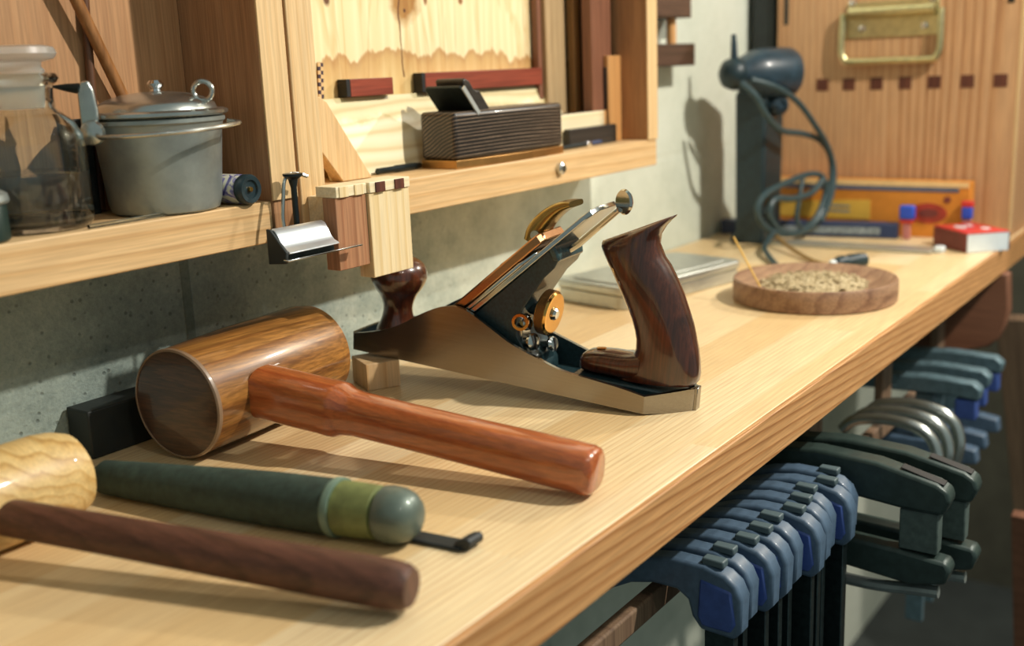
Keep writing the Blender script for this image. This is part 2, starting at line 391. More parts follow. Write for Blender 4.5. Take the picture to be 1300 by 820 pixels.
M_bluec = plain('navy_case', '#2a3a5e', .45, var=.12, scale=50)
M_palemark = plain('pale_window', '#8d9aa0', .4, var=.3, scale=300)
M_blue = plain('bright_blue', '#2f55c8', .4, var=.08)
M_redc = plain('red_card', '#cf3b34', .42, var=.06)
M_redd = plain('dark_red_print', '#b2402f', .45, var=.15)
M_redside = plain('red_brown_card', '#7c3a33', .5, var=.1)
M_white = plain('white_card', '#d9e2e4', .5, var=.04)
M_pink = plain('pink_plastic', '#c07a78', .5, var=.1)
M_rule = plain('satin_rule', '#b9b6a6', .35, metal=.5, var=.08)
M_dust = None
def dust_mat():
    m = NT('sawdust_heap'); v = m.co()
    n = m.noise(v, 420, 5, .65)
    m.l(m.ramp(n, [(.35, '#8f7753'), (.5, '#c9b48a'), (.68, '#e8dab6')]), m.b.inputs['Base Color']); m.set(Roughness=.9)
    m.bump(n, 1.0, .003); return m.m
M_dust = dust_mat()
def floral_mat():
    m = NT('purple_floral_paper'); v = m.co()
    n = m.noise(v, 95, 3, .6, 1.5)
    col = m.ramp(n, [(.36, '#3d3b74'), (.45, '#7f7aa0'), (.52, '#c9c6ae'), (.66, '#a9a9a0'), (.74, '#5a4a74')])
    m.l(col, m.b.inputs['Base Color']); m.set(Roughness=.35, Coat_Weight=.5); return m.m
M_floral = floral_mat()
def checker_mat():
    m = NT('checker_inlay'); v = m.co((1, 1, 1), loc=(0, .00051, 0))
    c = m.n('ShaderNodeTexChecker'); c.inputs['Scale'].default_value = 1 / .0027
    c.inputs['Color1'].default_value = lin('#d9b37e'); c.inputs['Color2'].default_value = lin('#3f2e3a'); m.l(v, c.inputs[0])
    m.l(c.outputs['Color'], m.b.inputs['Base Color']); m.set(Roughness=.5); return m.m
M_check = checker_mat()

# ------------------------------------------------------------------ setting
struct(MB().box((-.8, .565, -.85), (2.3, .68, 1.7)).done('wall_back', M_wall))
struct(MB().box((-.8, -1.6, -.95), (2.3, .68, -.85)).done('floor', M_floor))
struct(MB().box((2.2, -1.6, -.85), (2.3, .565, 1.7)).done('wall_right', plain('far_plaster', '#6f6a5c', .9, var=.1, scale=20)))

# ------------------------------------------------------------------ workbench
EY = .2372; BT = .0285
bench = thing('workbench', 'long pine workbench top with orange grained front edge along concrete wall', 'workbench', (0, 0, 0))
MB().box((-.25, EY + .004, -BT), (1.85, .563, 0)).done('bench_top', M_bench, bench, bevel=.0008)
MB().box((-.25, EY, -BT), (1.85, EY + .0039, 0)).done('front_edging', M_edge, bench, bevel=.0006)
poly = [(.232, -BT - .0005), (.545, -BT - .0005), (.545, -.18), (.40, -.158), (.30, -.128), (.2475, -.112), (.2375, -.102), (.2325, -.088), (.229, -.07)]
MB().prism(poly, 1.25, 1.27, YZ).done('support_bracket', M_bracket, bench, bevel=.002)
MB().box((.32, .2815, -.1130), (.85, .2905, -.0985)).done('clamp_rail', M_plank, bench, bevel=.0015)
MB().box((.88, .2815, -.1420), (1.245, .2905, -.1275)).done('clamp_rail', M_plank, bench, bevel=.0015)
for x, z in ((.34, -.111), (.815, -.111), (1.010, -.14), (1.210, -.14)):
    MB().box((x, .2910, z - .002), (x + .03, .2990, -BT - .0002)).done('rail_hanger', M_plank, bench, bevel=.001)

# ------------------------------------------------------------------ wall cabinets
YF, YB = .49, .5645; ZB, ZT = .1135, .138; TOP = .46
cabL = thing('open_wall_cabinet', 'open pine wall cabinet with cedar back holding bottle and metal pail', 'cabinet', (.2, YB, ZB))
def loc_(p): return (p[0] - .2, p[1] - YB, p[2] - ZB)
def cbox(root, off, lo, hi, name, mat, bevel=.0008):
    return MB().box([a - b for a, b in zip(lo, off)], [a - b for a, b in zip(hi, off)]).done(name, mat, root, bevel=bevel)
oL = (.2, YB, ZB)
cbox(cabL, oL, (-.1, YF, ZB), (.4465, YB, ZT), 'bottom_board', M_pineX)
cbox(cabL, oL, (.447, YF, ZB), (.4668, YB, TOP), 'side_panel', [M_side])
cbox(cabL, oL, (.4468, YF - .0016, ZT), (.4672, YF - .0002, TOP), 'face_edge', M_pine, .0004)
cbox(cabL, oL, (-.1, YB - .008, ZT), (.4468, YB, TOP), 'back_panel', M_backL)
cbox(cabL, oL, (-.1, YF, TOP + .0002), (.4668, YB, TOP + .02), 'top_board', M_pineX)
cabR = thing('plane_till_cabinet', 'pine wall cabinet with stained plywood back, ramp and upright dividers', 'cabinet', (.7, YB, ZB))
oR = (.7, YB, ZB)
cbox(cabR, oR, (.493, YF, ZB), (.9358, YB, ZT), 'bottom_board', M_pineX)
cbox(cabR, oR, (.471, YF, ZB), (.4926, YB, TOP), 'side_panel', M_pine)
cbox(cabR, oR, (.918, YF + .0003, ZT + .0002), (.9356, YB, TOP), 'side_panel', M_side)
cbox(cabR, oR, (.917, YF - .0014, ZT), (.9362, YF, TOP), 'face_edge', M_pine, .0004)
cbox(cabR, oR, (.493, YB - .006, ZT), (.918, YB, TOP), 'back_panel', M_ply)
cbox(cabR, oR, (.471, YF, TOP + .0002), (.9358, YB, TOP + .02), 'top_board', M_pineX)
# sloping ramp and its diagonal brace
rm = MB(); 
rm.prism([(.535 - YB, ZT + .0002 - ZB), (.538 - YB, ZT + .0002 - ZB), (.5575 - YB, .193 - ZB), (.5545 - YB, .193 - ZB)], .545 - .7, .858 - .7, YZ)
rm.done('ramp_board', M_ramp, cabR, bevel=.0004)
MB().prism([(.499 - .7, .222 - ZB), (.5015 - .7, .204 - ZB), (.527 - .7, .1955 - ZB), (.533 - .7, .192 - ZB), (.572 - .7, ZT + .0003 - ZB), (.543 - .7, ZT + .0003 - ZB), (.5, .175 - ZB) if 0 else (.499 - .7, .190 - ZB)], .523 - YB, .533 - YB, XZ()).done('diagonal_brace', M_pine, cabR, bevel=.0006)
# dividers on the right of the till
cbox(cabR, oR, (.8355, .546, .166), (.8665, .552, .455), 'divider', wood('divider_a', '#c3a67c', '#b3946a', '#94744c', 'Z', rings=60, band='X', rough=.5, contrast=.4))
cbox(cabR, oR, (.8285, .550, .166), (.8350, .556, .455), 'divider', M_redZ)
cbox(cabR, oR, (.8675, .556, .166), (.8795, .558, .455), 'dark_strip', M_dark)  # black strip paints the shade in the empty gap between dividers
cbox(cabR, oR, (.880, .545, .166), (.892, .552, .455), 'divider', M_offcut)
cbox(cabR, oR, (.893, .553, .166), (.9175, .557, .455), 'dark_strip', M_dark)  # second gap, its shade likewise painted as a black strip
cbox(cabR, oR, (.8745, .5225, .166), (.909, .533, .455), 'divider', M_redZ)
cbox(cabR, oR, (.8935, .519, .1675), (.9055, .522, .206), 'dark_strip', M_dark)
# little step in front of the dividers
cbox(cabR, oR, (.786, .518, ZT + .0002), (.886, .522, .1672), 'step_front', M_maple, .0005)
cbox(cabR, oR, (.886, .518, ZT + .0002), (.8905, .522, .1672), 'step_end', M_offcut, .0004)
cbox(cabR, oR, (.786, .5222, .1650), (.889, .5350, .1672), 'step_top', M_blackw, .0004)
# bolt on the rail
b = MB().lathe([(0, 0), (.0048, 0), (.0052, .0012), (.0048, .0035), (.0032, .0045), (.003, .0052), (0, .0052)], axisM((.763 - .7, YF - .0002 - YB, .1265 - ZB), (0, -1, 0)), 24).done('rail_bolt', M_screw, cabR)

# blocks resting on the ramp top
def redblock(x0, x1, z0, z1, y0, label):
    t = thing('padauk_block', label, 'wood block', ((x0 + x1) / 2, y0, z0), 0, 'red-brown blocks on the ramp top')
    w = (x1 - x0) / 2; d = .0045
    MB().box((-w + .0042, -d, 0), (w, d, z1 - z0)).done('block_body', M_red, t, bevel=.0004)
    MB().box((-w, -d, 0), (-w + .004, d, z1 - z0)).done('dark_end', M_dark, t, bevel=.0003)
redblock(.580, .630, .1934, .2058, .5532, 'short red-brown wood block on the pale ramp, near the checkered strip')
redblock(.664, .831, .1934, .208, .5532, 'long red-brown wood strip on the pale ramp behind the wooden plane iron')
o = MB().box((-.0025, -.0005, 0), (.0025, .0005, .0245)).done('inlay_strip', M_check, loc=(.5627, .5575, .1936))
o.rotation_euler = (0, math.radians(4), 0)
tag(o, 'tiny checkered inlay strip on the plywood beside the cabinet stile', 'inlay strip')

# rods, offcuts and dark block on the shelf
o = MB().tube([(0, 0, 0), (.018, 0, 0), (.0195, 0, 0), (.04, 0, 0), (.048, 0, 0)], [.0022, .0022, .0026, .0026, .0020], 14).done('steel_rod', M_darkmetal, loc=(.586, .5305, .1408))
tag(o, 'dark steel rod lying at the foot of the pale ramp, left of wooden plane', 'rod')
t = thing('scriber', 'slim dark scriber with shiny collar lying right of the wooden plane', 'scriber', (.765, .5085, .1402), math.radians(1.5))
MB().tube([(0, 0, 0), (.03, 0, 0), (.075, 0, 0)], [.0009, .0018, .002], 12).done('shaft', M_darkmetal, t)
MB().tube([(.0752, 0, 0), (.078, 0, 0), (.081, 0, 0), (.084, 0, 0)], [.002, .0026, .0026, .0018], 12).done('collar', M_chrome, t)
MB().tube([(.0842, 0, 0), (.098, 0, 0), (.104, 0, 0)], [.0019, .0023, .0012], 12).done('tip', M_bluec, t)
o = MB().box((-.041, -.003, 0), (.041, .003, .0165)).done('dark_wood_block', M_blackw, bevel=.0006, loc=(.855, .5135, ZT + .0002))
tag(o, 'near-black flat wood block standing on the cabinet shelf at its far end', 'wood block')
o = MB().box((-.0115, -.0025, 0), (.0115, .0025, .078)).done('pine_offcut', M_offcut, bevel=.0006, loc=(.9055, .5145, ZT + .0002))
o.location = (.9058, .5195, ZT + .0002)
tag(o, 'upright orange pine offcut leaning in the right corner of the cabinet', 'offcut')

# ------------------------------------------------------------------ wooden coffin smoother
t = thing('coffin_plane', 'dark wooden coffin-shaped smoothing plane with brass sole on the cabinet shelf', 'hand plane', (.6355, .4938, ZT + .0002), math.radians(-1.2))
L, W = .142, .040
def coffin(s0=0, ww=1.0):
    pts = []
    for i in range(25):
        a = i / 24; wv = W/2 * (.80 + .26 * math.sin(PI * min(1, a * .92 + .05)) ) * ww
        pts.append((a * L, W/2 - wv))
    return pts + [(x, W - y) for x, y in reversed(pts)]
def zlift(a): return 0
MB().prism(coffin(), 0, .0060).done('brass_sole', plain('dull_brass', '#c9975a', .34, metal=.9, var=.1), t, bevel=.0003)
MB().prism(coffin(ww=.996), .0061, .0412).done('body', M_wenge, t, bevel=.003, seg=3)
ir = axisM((.031, W/2, .034), (-.66, 0, .75), (0, 1, 0))      # local z up along the iron, local x across (world y)
MB().prism([(-.0178, 0), (.0178, 0), (.0178, .0315), (.0160, .0335), (-.0160, .0335), (-.0178, .0315)], -.0012, .0012, lambda a, b, h: ir @ Vector((a, h, b))).done('iron', M_darkmetal, t, bevel=.0005)
wd = axisM((.0485, W/2, .034), (-.5, 0, .86), (0, 1, 0))
wedge = [(0, -.002), (.0, .022), (.0025, .0295), (.006, .0315), (.0098, .0285), (.0105, .0215), (.013, .0195), (.0168, .0195), (.0205, -.002)]
MB().prism(wedge, -.0135, .0135, lambda a, b, h: Vector((.0285 + a - b * .50, W/2 + h, .0405 + b * .78))).done('wedge', M_blackw, t, bevel=.0012)
MB().prism([(-.0019, .006), (.0016, .006), (.0016, .0325), (-.0019, .0325)], -.0006, .0006, lambda a, b, h: ir @ Vector((a, -.0186 + h if 0 else -.0187 + h, b)) if 0 else ir @ Vector((-.0186 + h, a, b))).done('edge_highlight', plain('bright_edge_highlight', '#d5dad8', .3, metal=.6, var=.03), t)  # bright strip paints the highlight along the iron's near edge

# ------------------------------------------------------------------ dovetail sample hung on the rail
t = thing('dovetail_sample', 'two dovetailed boards, one brown one pale, hanging over the shelf rail', 'joint sample', (.4985, .4895, .0845))
o0 = (.4985, .4895, .0845)
def dbox(lo, hi, n, m, bv=.0005): return cbox(t, o0, lo, hi, n, m, bv)
dbox((.471, .4615, .0935), (.4978, .4725, .1375), 'brown_board', M_brownZ)
dbox((.4985, .4595, .0845), (.5365, .4715, .1375), 'pale_board', M_mapleZ)
dbox((.471, .4605, .1376), (.4978, .4775, .1442), 'pale_top_board', M_maple)
dbox((.4985, .4585, .1376), (.5365, .4775, .1442), 'pale_top_board', M_maple)
dbox((.476, .4730, .118), (.532, .4897, .1374), 'cleat', M_maple)
for x in (.4735, .4868): dbox((x, .4598, .1376), (x + .0078, .4612, .1440), 'tail', M_mapleZ, .0002)
for x in (.5035, .5215): dbox((x, .4575, .1376), (x + .0085, .4588, .1438), 'dark_pin', M_tenon, .0002)

# ------------------------------------------------------------------ chrome scraper holder on hooks
t = thing('scraper_holder', 'shiny chrome scraper holder with thin blade hanging on the shelf rail', 'tool holder', (.444, .4795, .108))
def hl(x, y, z): return Vector((x - .444, y - .4795, z - .108))
prof = [(.4700, .1252), (.4670, .1240), (.4645, .1205), (.4625, .1165), (.4600, .1140), (.4570, .1128), (.4560, .1118), (.4572, .1112), (.4605, .1122), (.4635, .1145), (.4660, .1185), (.4685, .1222), (.4705, .1234)]
def hfn(a, b, h): return hl(.4255 + h, a, b)
MB().prism(prof, .0008, .041, hfn).done('chrome_plate', plain('satin_chrome', '#e4e8ec', .34, metal=.9, var=.03), t, bevel=.0003)
MB().prism([(.4720, .1252), (.4690, .1248), (.4568, .1125), (.4580, .1060), (.4720, .1048)], -.0015, .0006, hfn).done('end_cheek', M_black, t, bevel=.0005)
MB().prism([(.4715, .1230), (.4690, .1220), (.4640, .1140), (.4605, .1118), (.4600, .1075), (.4715, .1060)], .001, .0405, hfn).done('holder_body', M_darkmetal, t, bevel=.0005)
MB().box(hl(.4205, .4515, .1082), hl(.4815, .4560, .1092)).done('thin_blade', M_chrome, t, bevel=.0003)
MB().tube([hl(.446, .4722, .118), hl(.446, .4898, .118)], .004, 12).done('mounting_stub', M_darkmetal, t)
MB().tube(catmull([hl(.4405, .4740, .122), hl(.4407, .4750, .130), hl(.444, .4765, .142), hl(.4462, .4775, .149), hl(.4495, .478, .1530), hl(.4555, .4775, .1538), hl(.4645, .477, .1512)], 5), .0011, 8).done('hook', M_screw, t)
MB().lathe([(0, 0), (.0018, 0), (.0018, .026), (.003, .031), (.006, .0332), (.006, .0345), (0, .0352)], Matrix.Translation(hl(.4530, .4768, .1195)), 16).done('pin', M_darkmetal, t)

# ------------------------------------------------------------------ glass bottle
t = thing('glass_bottle', 'clear glass reagent bottle with stopper, half full, on the shelf', 'bottle', (.317, .5245, ZT + .0002))
prof = [(0, .0005), (.022, 0), (.0265, .0008), (.0285, .004), (.0286, .040), (.0278, .047), (.0245, .0535), (.0195, .0575), (.0165, .0605), (.0160, .066), (.0163, .072), (.0185, .0735), (.0196, .0755), (.0185, .0775), (.0150, .0782),
        (.0138, .0775), (.0138, .061), (.0165, .0575), (.0225, .0522), (.0255, .046), (.0262, .040), (.0262, .006), (.024, .0035), (0, .003)]
MB().lathe(prof, n=48).done('bottle_body', M_glass, t, sharp=50)
MB().lathe([(0, .0028), (.0241, .0033), (.0264, .0062), (.0264, .0285), (0, .0285)], n=48).done('liquid', M_liquid, t)
st = MB().lathe([(0, .060), (.0112, .0605), (.0134, .0772), (.0134, .0795), (.0120, .0812), (.0125, .0835), (.0185, .0850), (.0202, .0875), (.0190, .0905), (.015, .0915), (0, .0915)], n=48).done('stopper', M_frost, t)

# dark green tin at the frame's left, dark upright box behind the pail, thin glass rod
t = thing('green_tin', 'small dark green lidded tin on the shelf at the photo\'s left edge', 'tin', (.2755, .5065, ZT + .0002))
MB().lathe([(0, 0), (.013, 0), (.0142, .001), (.0142, .017), (.0135, .018), (0, .018)], n=32).done('tin_body', plain('green_paint', '#22352f', .4, var=.1, metal=.3), t)
MB().lathe([(0, .0182), (.0152, .0182), (.0158, .0195), (.0152, .0225), (.012, .0245), (0, .0252)], n=32).done('tin_lid', M_alu, t)
o = MB().box((-.006, -.004, 0), (.006, .004, .053)).done('dark_upright_box', M_black, bevel=.0006, loc=(.3645, .5505, ZT + .0002))
tag(o, 'narrow black box standing between glass bottle and metal pail', 'box')
o = MB().tube([(0, 0, 0), (.05, 0, 0)], .0011, 10).done('glass_rod', M_glass, loc=(.326, .4935, ZT + .0014))
o.rotation_euler = (0, 0, math.radians(3)); tag(o, 'thin glass rod lying on the shelf edge before bottle', 'rod')

# ------------------------------------------------------------------ aluminium pail
t = thing('metal_pail', 'dull grey aluminium lidded pail with wire bail handle on the shelf', 'pail', (.3935, .5180, ZT + .0002), math.radians(-54.5))
MB().lathe([(0, 0), (.0275, 0), (.0295, .0012), (.031, .006), (.0345, .044), (.0355, .0485), (.0368, .0495), (.0368, .0515), (.0352, .0522), (.0338, .0515), (.033, .045), (.029, .004), (0, .003)], n=48).done('pail_body', M_alu, t)
lid = MB().lathe([(0, .0525), (.0375, .0526), (.0388, .0535), (.0388, .0552), (.0368, .0560), (.0330, .0563), (.0318, .0590), (.0300, .0605), (.026, .0625), (.018, .0648), (.008, .0660), (0, .0662)], n=48).done('lid', M_alu2, t)
MB().lathe([(0, .0663), (.0035, .0663), (.003, .0675), (.0042, .069), (.0045, .0705), (.0032, .0722), (0, .0726)], Matrix.Translation((.001, 0, 0)), 20).done('lid_knob', M_chrome, lid)
rg = MB().tube([(.029 + .0052 * math.cos(a), -.008, .0655 + .0052 * math.sin(a)) for a in [2*PI*i/24 for i in range(24)]], .0014, 8, closed=True).done('lid_ring', M_alu2, lid)
# hinge ear on the left, with spike and round boss
ear = MB().prism([(-.0290, .040), (-.0200, .040), (-.0195, .058), (-.0205, .068), (-.0225, .0735), (-.0265, .0732), (-.0290, .068)], -.0370, -.0335, XZ()).done('hinge_ear', M_alu2, t, bevel=.001)
MB().tube([(-.0275, -.035, .0695), (-.034, -.035, .0702), (-.043, -.035, .0712)], [.0030, .0022, .0004], 10).done('ear_spike', M_darkmetal, ear)
MB().lathe([(0, 0), (.0058, 0), (.0068, .0015), (.0060, .004), (.002, .0056), (0, .0058)], axisM((-.0225, -.0371, .0465), (0, -1, 0)), 24).done('ear_boss', M_alu2, ear)
MB().box((-.0275, -.0337, .042), (-.0205, -.0245, .050)).done('ear_bracket', M_alu, ear, bevel=.001)
pts = []
for i in range(41):
    a = PI + (2 * PI - 0) * i / 40 * .5
    pts.append((.0 + .0430 * math.cos(a) + .003, .048 * math.sin(a) - .002, .0462 - .0015 * math.sin(a) * -1 + .0012 * math.cos(a)))
pts.append((.0425, .004, .0478)); pts.append((.0378, .006, .0485))
MB().tube([(-.0205, -.0395, .0462)] + pts[14:], .00135, 10).done('bail_handle', M_alu2, t)

# floral tube lying behind the pail
d = Vector((-.05, .85, .0)).normalized()
t = thing('spray_tube', 'purple floral paper tube with dark cap lying beside the pail', 'tube', (.4285, .4925, ZT + .0002))
p0 = Vector((0, 0, .0088))
MB().lathe([(0, 0), (.0082, 0), (.0086, .0006), (.0086, .056), (0, .056)], axisM(p0, d), 32).done('tube_body', M_floral, t)
cp = MB().lathe([(0, 0), (.0082, 0), (.0087, -.0008), (.0087, -.0048), (.0078, -.0062), (.0055, -.0058), (.005, -.0046), (0, -.0044)], axisM(p0 - d * .0002, d), 32).done('end_cap', M_blackpl, t)
MB().lathe([(0, -.0045), (.0016, -.0045), (.0014, -.006), (0, -.0062)], axisM(p0 - d * .0003, d), 12).done('cap_pin', M_brass, cp)

# sticks leaning in the cabinet
o = MB().tube([(0, 0, 0), (-.0285, .024, .075), (-.0585, .035, .150)], .0035, 14).done('wood_dowel', M_stick, loc=(.4135, .5165, .140))
o.location = (.41, .5545, .1395)
o.data.transform(Matrix.Diagonal((1, .0, 1, 1))); bpy.data.objects.remove(o)
def rod(name, a, b, r, mat, label):
    a, b = Vector(a), Vector(b)
    o = MB().tube([b - a - (b - a), (b - a) * .5, (b - a)], r, 14).done(name, mat, loc=a)
    return tag(o, label, 'stick')
rod('wood_dowel', (.4225, .5505, .1405), (.3555, .5455, .290), .0034, M_stick, 'light brown round dowel leaning diagonally behind the metal pail')
rod('dark_stick', (.3745, .5525, .1395), (.3835, .5532, .300), .0024, M_stickd, 'thin dark upright stick against the cabinet back behind pail')

# ------------------------------------------------------------------ big wooden mallet
t = thing('wooden_mallet', 'polished round-headed wooden mallet with orange handle, lying before the plane', 'mallet', (.4225, .4985, 0))
R0 = .0318
hp = [(0, 0), (R0 - .004, 0), (R0 - .0015, .0006), (R0 - .0003, .002), (R0, .004), (R0 + .0012, .05), (R0 + .0008, .112), (R0 - .0006, .1215), (R0 - .003, .124), (0, .124)]
HX = Matrix.Translation((-.0555, -.0035, R0 + .0014)) @ Matrix.Rotation(math.radians(7), 4, 'Z') @ Matrix.Rotation(PI/2, 4, 'Y')
MB().lathe(hp[3:-2], HX, 64).done('mallet_head', M_head, t)
MB().lathe([(0, -.0002), (R0 - .0042, 0), (R0 - .0012, .0008), (R0 - .0004, .0019)], HX, 64).done('striking_face', M_endgrain, t)
MB().lathe([(R0 - .0012, .0), (R0 - .0001, .0006), (R0 + .0003, .0022), (R0 - .0003, .0036), (R0 - .002, .003)], HX, 64, closed=True).done('face_ring', plain('pale_face_rim', '#8d735a', .4, var=.1, coat=.4), t)
MB().lathe([(R0 - .0006, .1212), (R0 - .003, .1242), (0, .1242)], HX, 64).done('striking_face', M_endgrain, t)
# handle: oval section, thick ferrule part, rounded shoulder, slim grip, chamfered butt
h0 = Vector((-.0135, -.0285, .0335)); h1 = Vector((.0135, -.2360, .0135))
ax = (h1 - h0).normalized()
secs = [(0, .0150), (.02, .0152), (.046, .0150), (.0515, .0152), (.0555, .0148), (.060, .0128), (.068, .0120), (.10, .0118), (.15, .0120), (.19, .0124), (.204, .0122), (.2075, .0112), (.2088, .0095)]
side = ax.cross(Vector((0, 0, 1))).normalized(); upv = side.cross(ax)
rings = []
for s_, r_ in secs:
    c = h0 + ax * (s_ * (h1 - h0).length / .2088)
    ring = []
    for k in range(40):
        a = 2 * PI * k / 40; ca, sa = math.cos(a), math.sin(a)
        q = (abs(ca) ** 2.7 + abs(sa) ** 2.7) ** (-1 / 2.7)
        ring.append(c + side * (r_ * .95 * q * ca) + upv * (r_ * 1.0 * q * sa))
    rings.append(ring)
MB().loft(rings).done('mallet_handle', M_handle, t, sharp=50)

# ------------------------------------------------------------------ small pale mallet, cropped by the photo's left edge
t = thing('pale_mallet', 'pale wooden mallet with dark brown handle at the bench\'s near left corner', 'mallet', (.24, .476, 0))
R1 = .0235
MB().lathe([(0, 0), (.015, .0004), (.0205, .003), (R1 - .0008, .008), (R1, .016), (R1, .084), (R1 - .0012, .093), (.0195, .1005), (.0125, .105), (0, .1065)], Matrix.Translation((-.0525, 0, R1 + .0002)) @ Matrix.Rotation(PI/2, 4, 'Y'), 48).done('mallet_head', M_ash, t)
a0 = Vector((-.0005, -.012, .0215)); a1 = Vector((.0565, -.2110, .0115)); n_ = (a1 - a0)
pts = [a0 + n_ * f for f in (0, .1, .3, .5, .8, .95, .985, 1)]
MB().tube(pts, [.0088, .0090, .0092, .0096, .0104, .0106, .0098, .008], 28, flat=.95).done('mallet_handle', M_walH, t)

# ------------------------------------------------------------------ green torch-like tube
t = thing('green_torch', 'dark green cloth-covered torch with olive band and domed end on bench', 'torch', (.3455, .308, 0))
e0 = Vector((0, 0, .0142)); e1 = Vector((-.0325, .188, .0092)); dd = (e1 - e0); ln = dd.length; dd.normalize()
A = axisM(e0, dd, (0, 0, 1))
MB().lathe([(.0131, .0395), (.0133, .044), (.0132, .075), (.0126, .095), (.0110, .135), (.0098, .165), (.0088, .184), (.006, .1885), (0, .189)], A, 40).done('cloth_sleeve', M_canvas, t)
MB().lathe([(.0138, .0355), (.0142, .0365), (.0142, .0390), (.0136, .0398), (.0120, .0396), (.0120, .0357)], A, 40, closed=True).done('collar_ring', M_ring, t)
MB().lathe([(0, .0145), (.0115, .0145), (.0124, .0150), (.0128, .025), (.0129, .0354), (0, .0354)], A, 40).done('olive_band', M_olive, t)
MB().lathe([(0, -.0062), (.004, -.0058), (.0083, -.0040), (.0113, -.0005), (.0128, .004), (.0132, .009), (.0128, .0125), (.0112, .0142), (0, .0142)], A, 40).done('domed_end', M_dome, t)
MB().box((-.006, -.024, .0004), (.004, .075, .0022)).done('pocket_clip', M_strap, t, bevel=.0006, M=Matrix.Translation((.008, .0, 0)) @ Matrix.Rotation(math.radians(7), 4, 'Z'))
MB().tube([(.0085, -.024, .0030), (.0125, -.0235, .0030)], .0026, 10).done('clip_lug', M_strap, t) if 0 else None
MB().prism([(-.0195, .0004), (-.0260, .0004), (-.0285, .0022), (-.0290, .0048), (-.0275, .0066), (-.0245, .0060), (-.021, .0040)], -.005, .0055, lambda a, b, h: Vector((.0085 + h - a * .12, a, b))).done('clip_lug', M_strap, t, bevel=.0006)

# black box by the wall
o = MB().box((-.025, -.0105, 0), (.025, .0105, .0285)).done('black_box', M_black, bevel=.001, loc=(.367, .5525, .0002))
o.rotation_euler = (0, 0, math.radians(0)); tag(o, 'small black box standing on bench by the wall behind mallet', 'box')

# ------------------------------------------------------------------ steel bench plane
eu = Vector((-.1133, .9886, .0996)); eu.normalize(); ev = Vector((.9935, .1138, 0)).normalized(); ew = ev.cross(eu).normalized()
P0 = Vector((.5599, .3043, 0.0012))
PM = Matrix(((ev.x, eu.x, ew.x, P0.x), (ev.y, eu.y, ew.y, P0.y), (ev.z, eu.z, ew.z, P0.z), (0, 0, 0, 1)))
plane = thing('bench_plane', 'steel bench plane with rosewood tote and knob, its toe on a small block', 'hand plane', M=PM)
W = .050; LN = .2165
prof = [(0, .0111), (.0165, .0133), (.036, .0149), (.0561, .0165), (.0739, .0213), (.0924, .0269), (.1069, .0339), (.1244, .0424), (.1347, .0447), (.142, .0436), (.1508, .0407), (.163, .0343), (.1779, .0249), (.192, .0185), (.2047, .0146), (.2164, .0118)]
pc = catmull([(a, b, 0) for a, b in prof], 5)
# outline path around the casting: (v, u, top height)
path = [(0, p.x, p.y) for p in reversed(pc)]
heel = []
for v_, u_ in ((.0045, -.0058), (.0090, -.0115), (.0135, -.0168), (.0180, -.0215), (.0200, -.0236), (.0225, -.0250), (.0250, -.0255), (.0275, -.0250), (.0300, -.0236), (.0320, -.0215), (.0365, -.0168), (.0410, -.0115), (.0455, -.0058)):
    heel.append((v_, u_, .0111 + .0040 * min(1, -u_ / .022)))
path += heel + [(W, p.x, p.y) for p in pc]
toe = [(W - .004, LN + .003, .0116), (W * .5, LN + .0042, .0114), (.004, LN + .003, .0116)]
path += toe
N = len(path)
def inset(i, d):
    a, b, c = path[i-1], path[i], path[(i+1) % N]
    t_ = Vector((c[0] - a[0], c[1] - a[1])).normalized(); nn = Vector((-t_.y, t_.x))
    return (b[0] + nn.x * d, b[1] + nn.y * d)
cen = Vector((W/2, .1))
test = inset(10, .001); sgn = 1 if test[0] > path[10][0] else -1
m = MB()
ob = [m.bm.verts.new((p[0], p[1], 0)) for p in path]; ot = [m.bm.verts.new((p[0], p[1], p[2])) for p in path]
ins = [inset(i, .0028 * sgn) for i in range(N)]
it = [m.bm.verts.new((q[0], q[1], p[2])) for q, p in zip(ins, path)]; ib = [m.bm.verts.new((q[0], q[1], .0045)) for q in ins]
def ringf(a, b, mi):
    m.mi = mi
    for i in range(N):
        j = (i+1) % N; m.faces([m.bm.faces.new([a[i], a[j], b[j], b[i]])])
ringf(ob, ot, 0); ringf(ot, it, 0); ringf(it, ib, 1)
m.mi = 1; m.faces([m.bm.faces.new(ib)]); m.mi = 0; m.faces([m.bm.faces.new(ob[::-1])])
m.done('plane_casting', [M_flank, M_enamel], plane, sharp=30)
# little square lug at the heel
MB().prism([(.0215, -.0262), (.0285, -.0262), (.0285, -.0235), (.0215, -.0235)], .001, .0158).done('heel_lug', M_flank, plane, bevel=.0004)
# blade frame
Mo = Vector((0, .186, .006)); td = Vector((0, -.7253, .6884)); nd = Vector((0, .6884, .7253)); vd = Vector((1, 0, 0))
def bl(v, t_, n_): return Mo + vd * v + td * t_ + nd * n_
def blprism(poly, n0, n1): return MB().prism(poly, n0, n1, lambda a, b, h: bl(a, b, h))
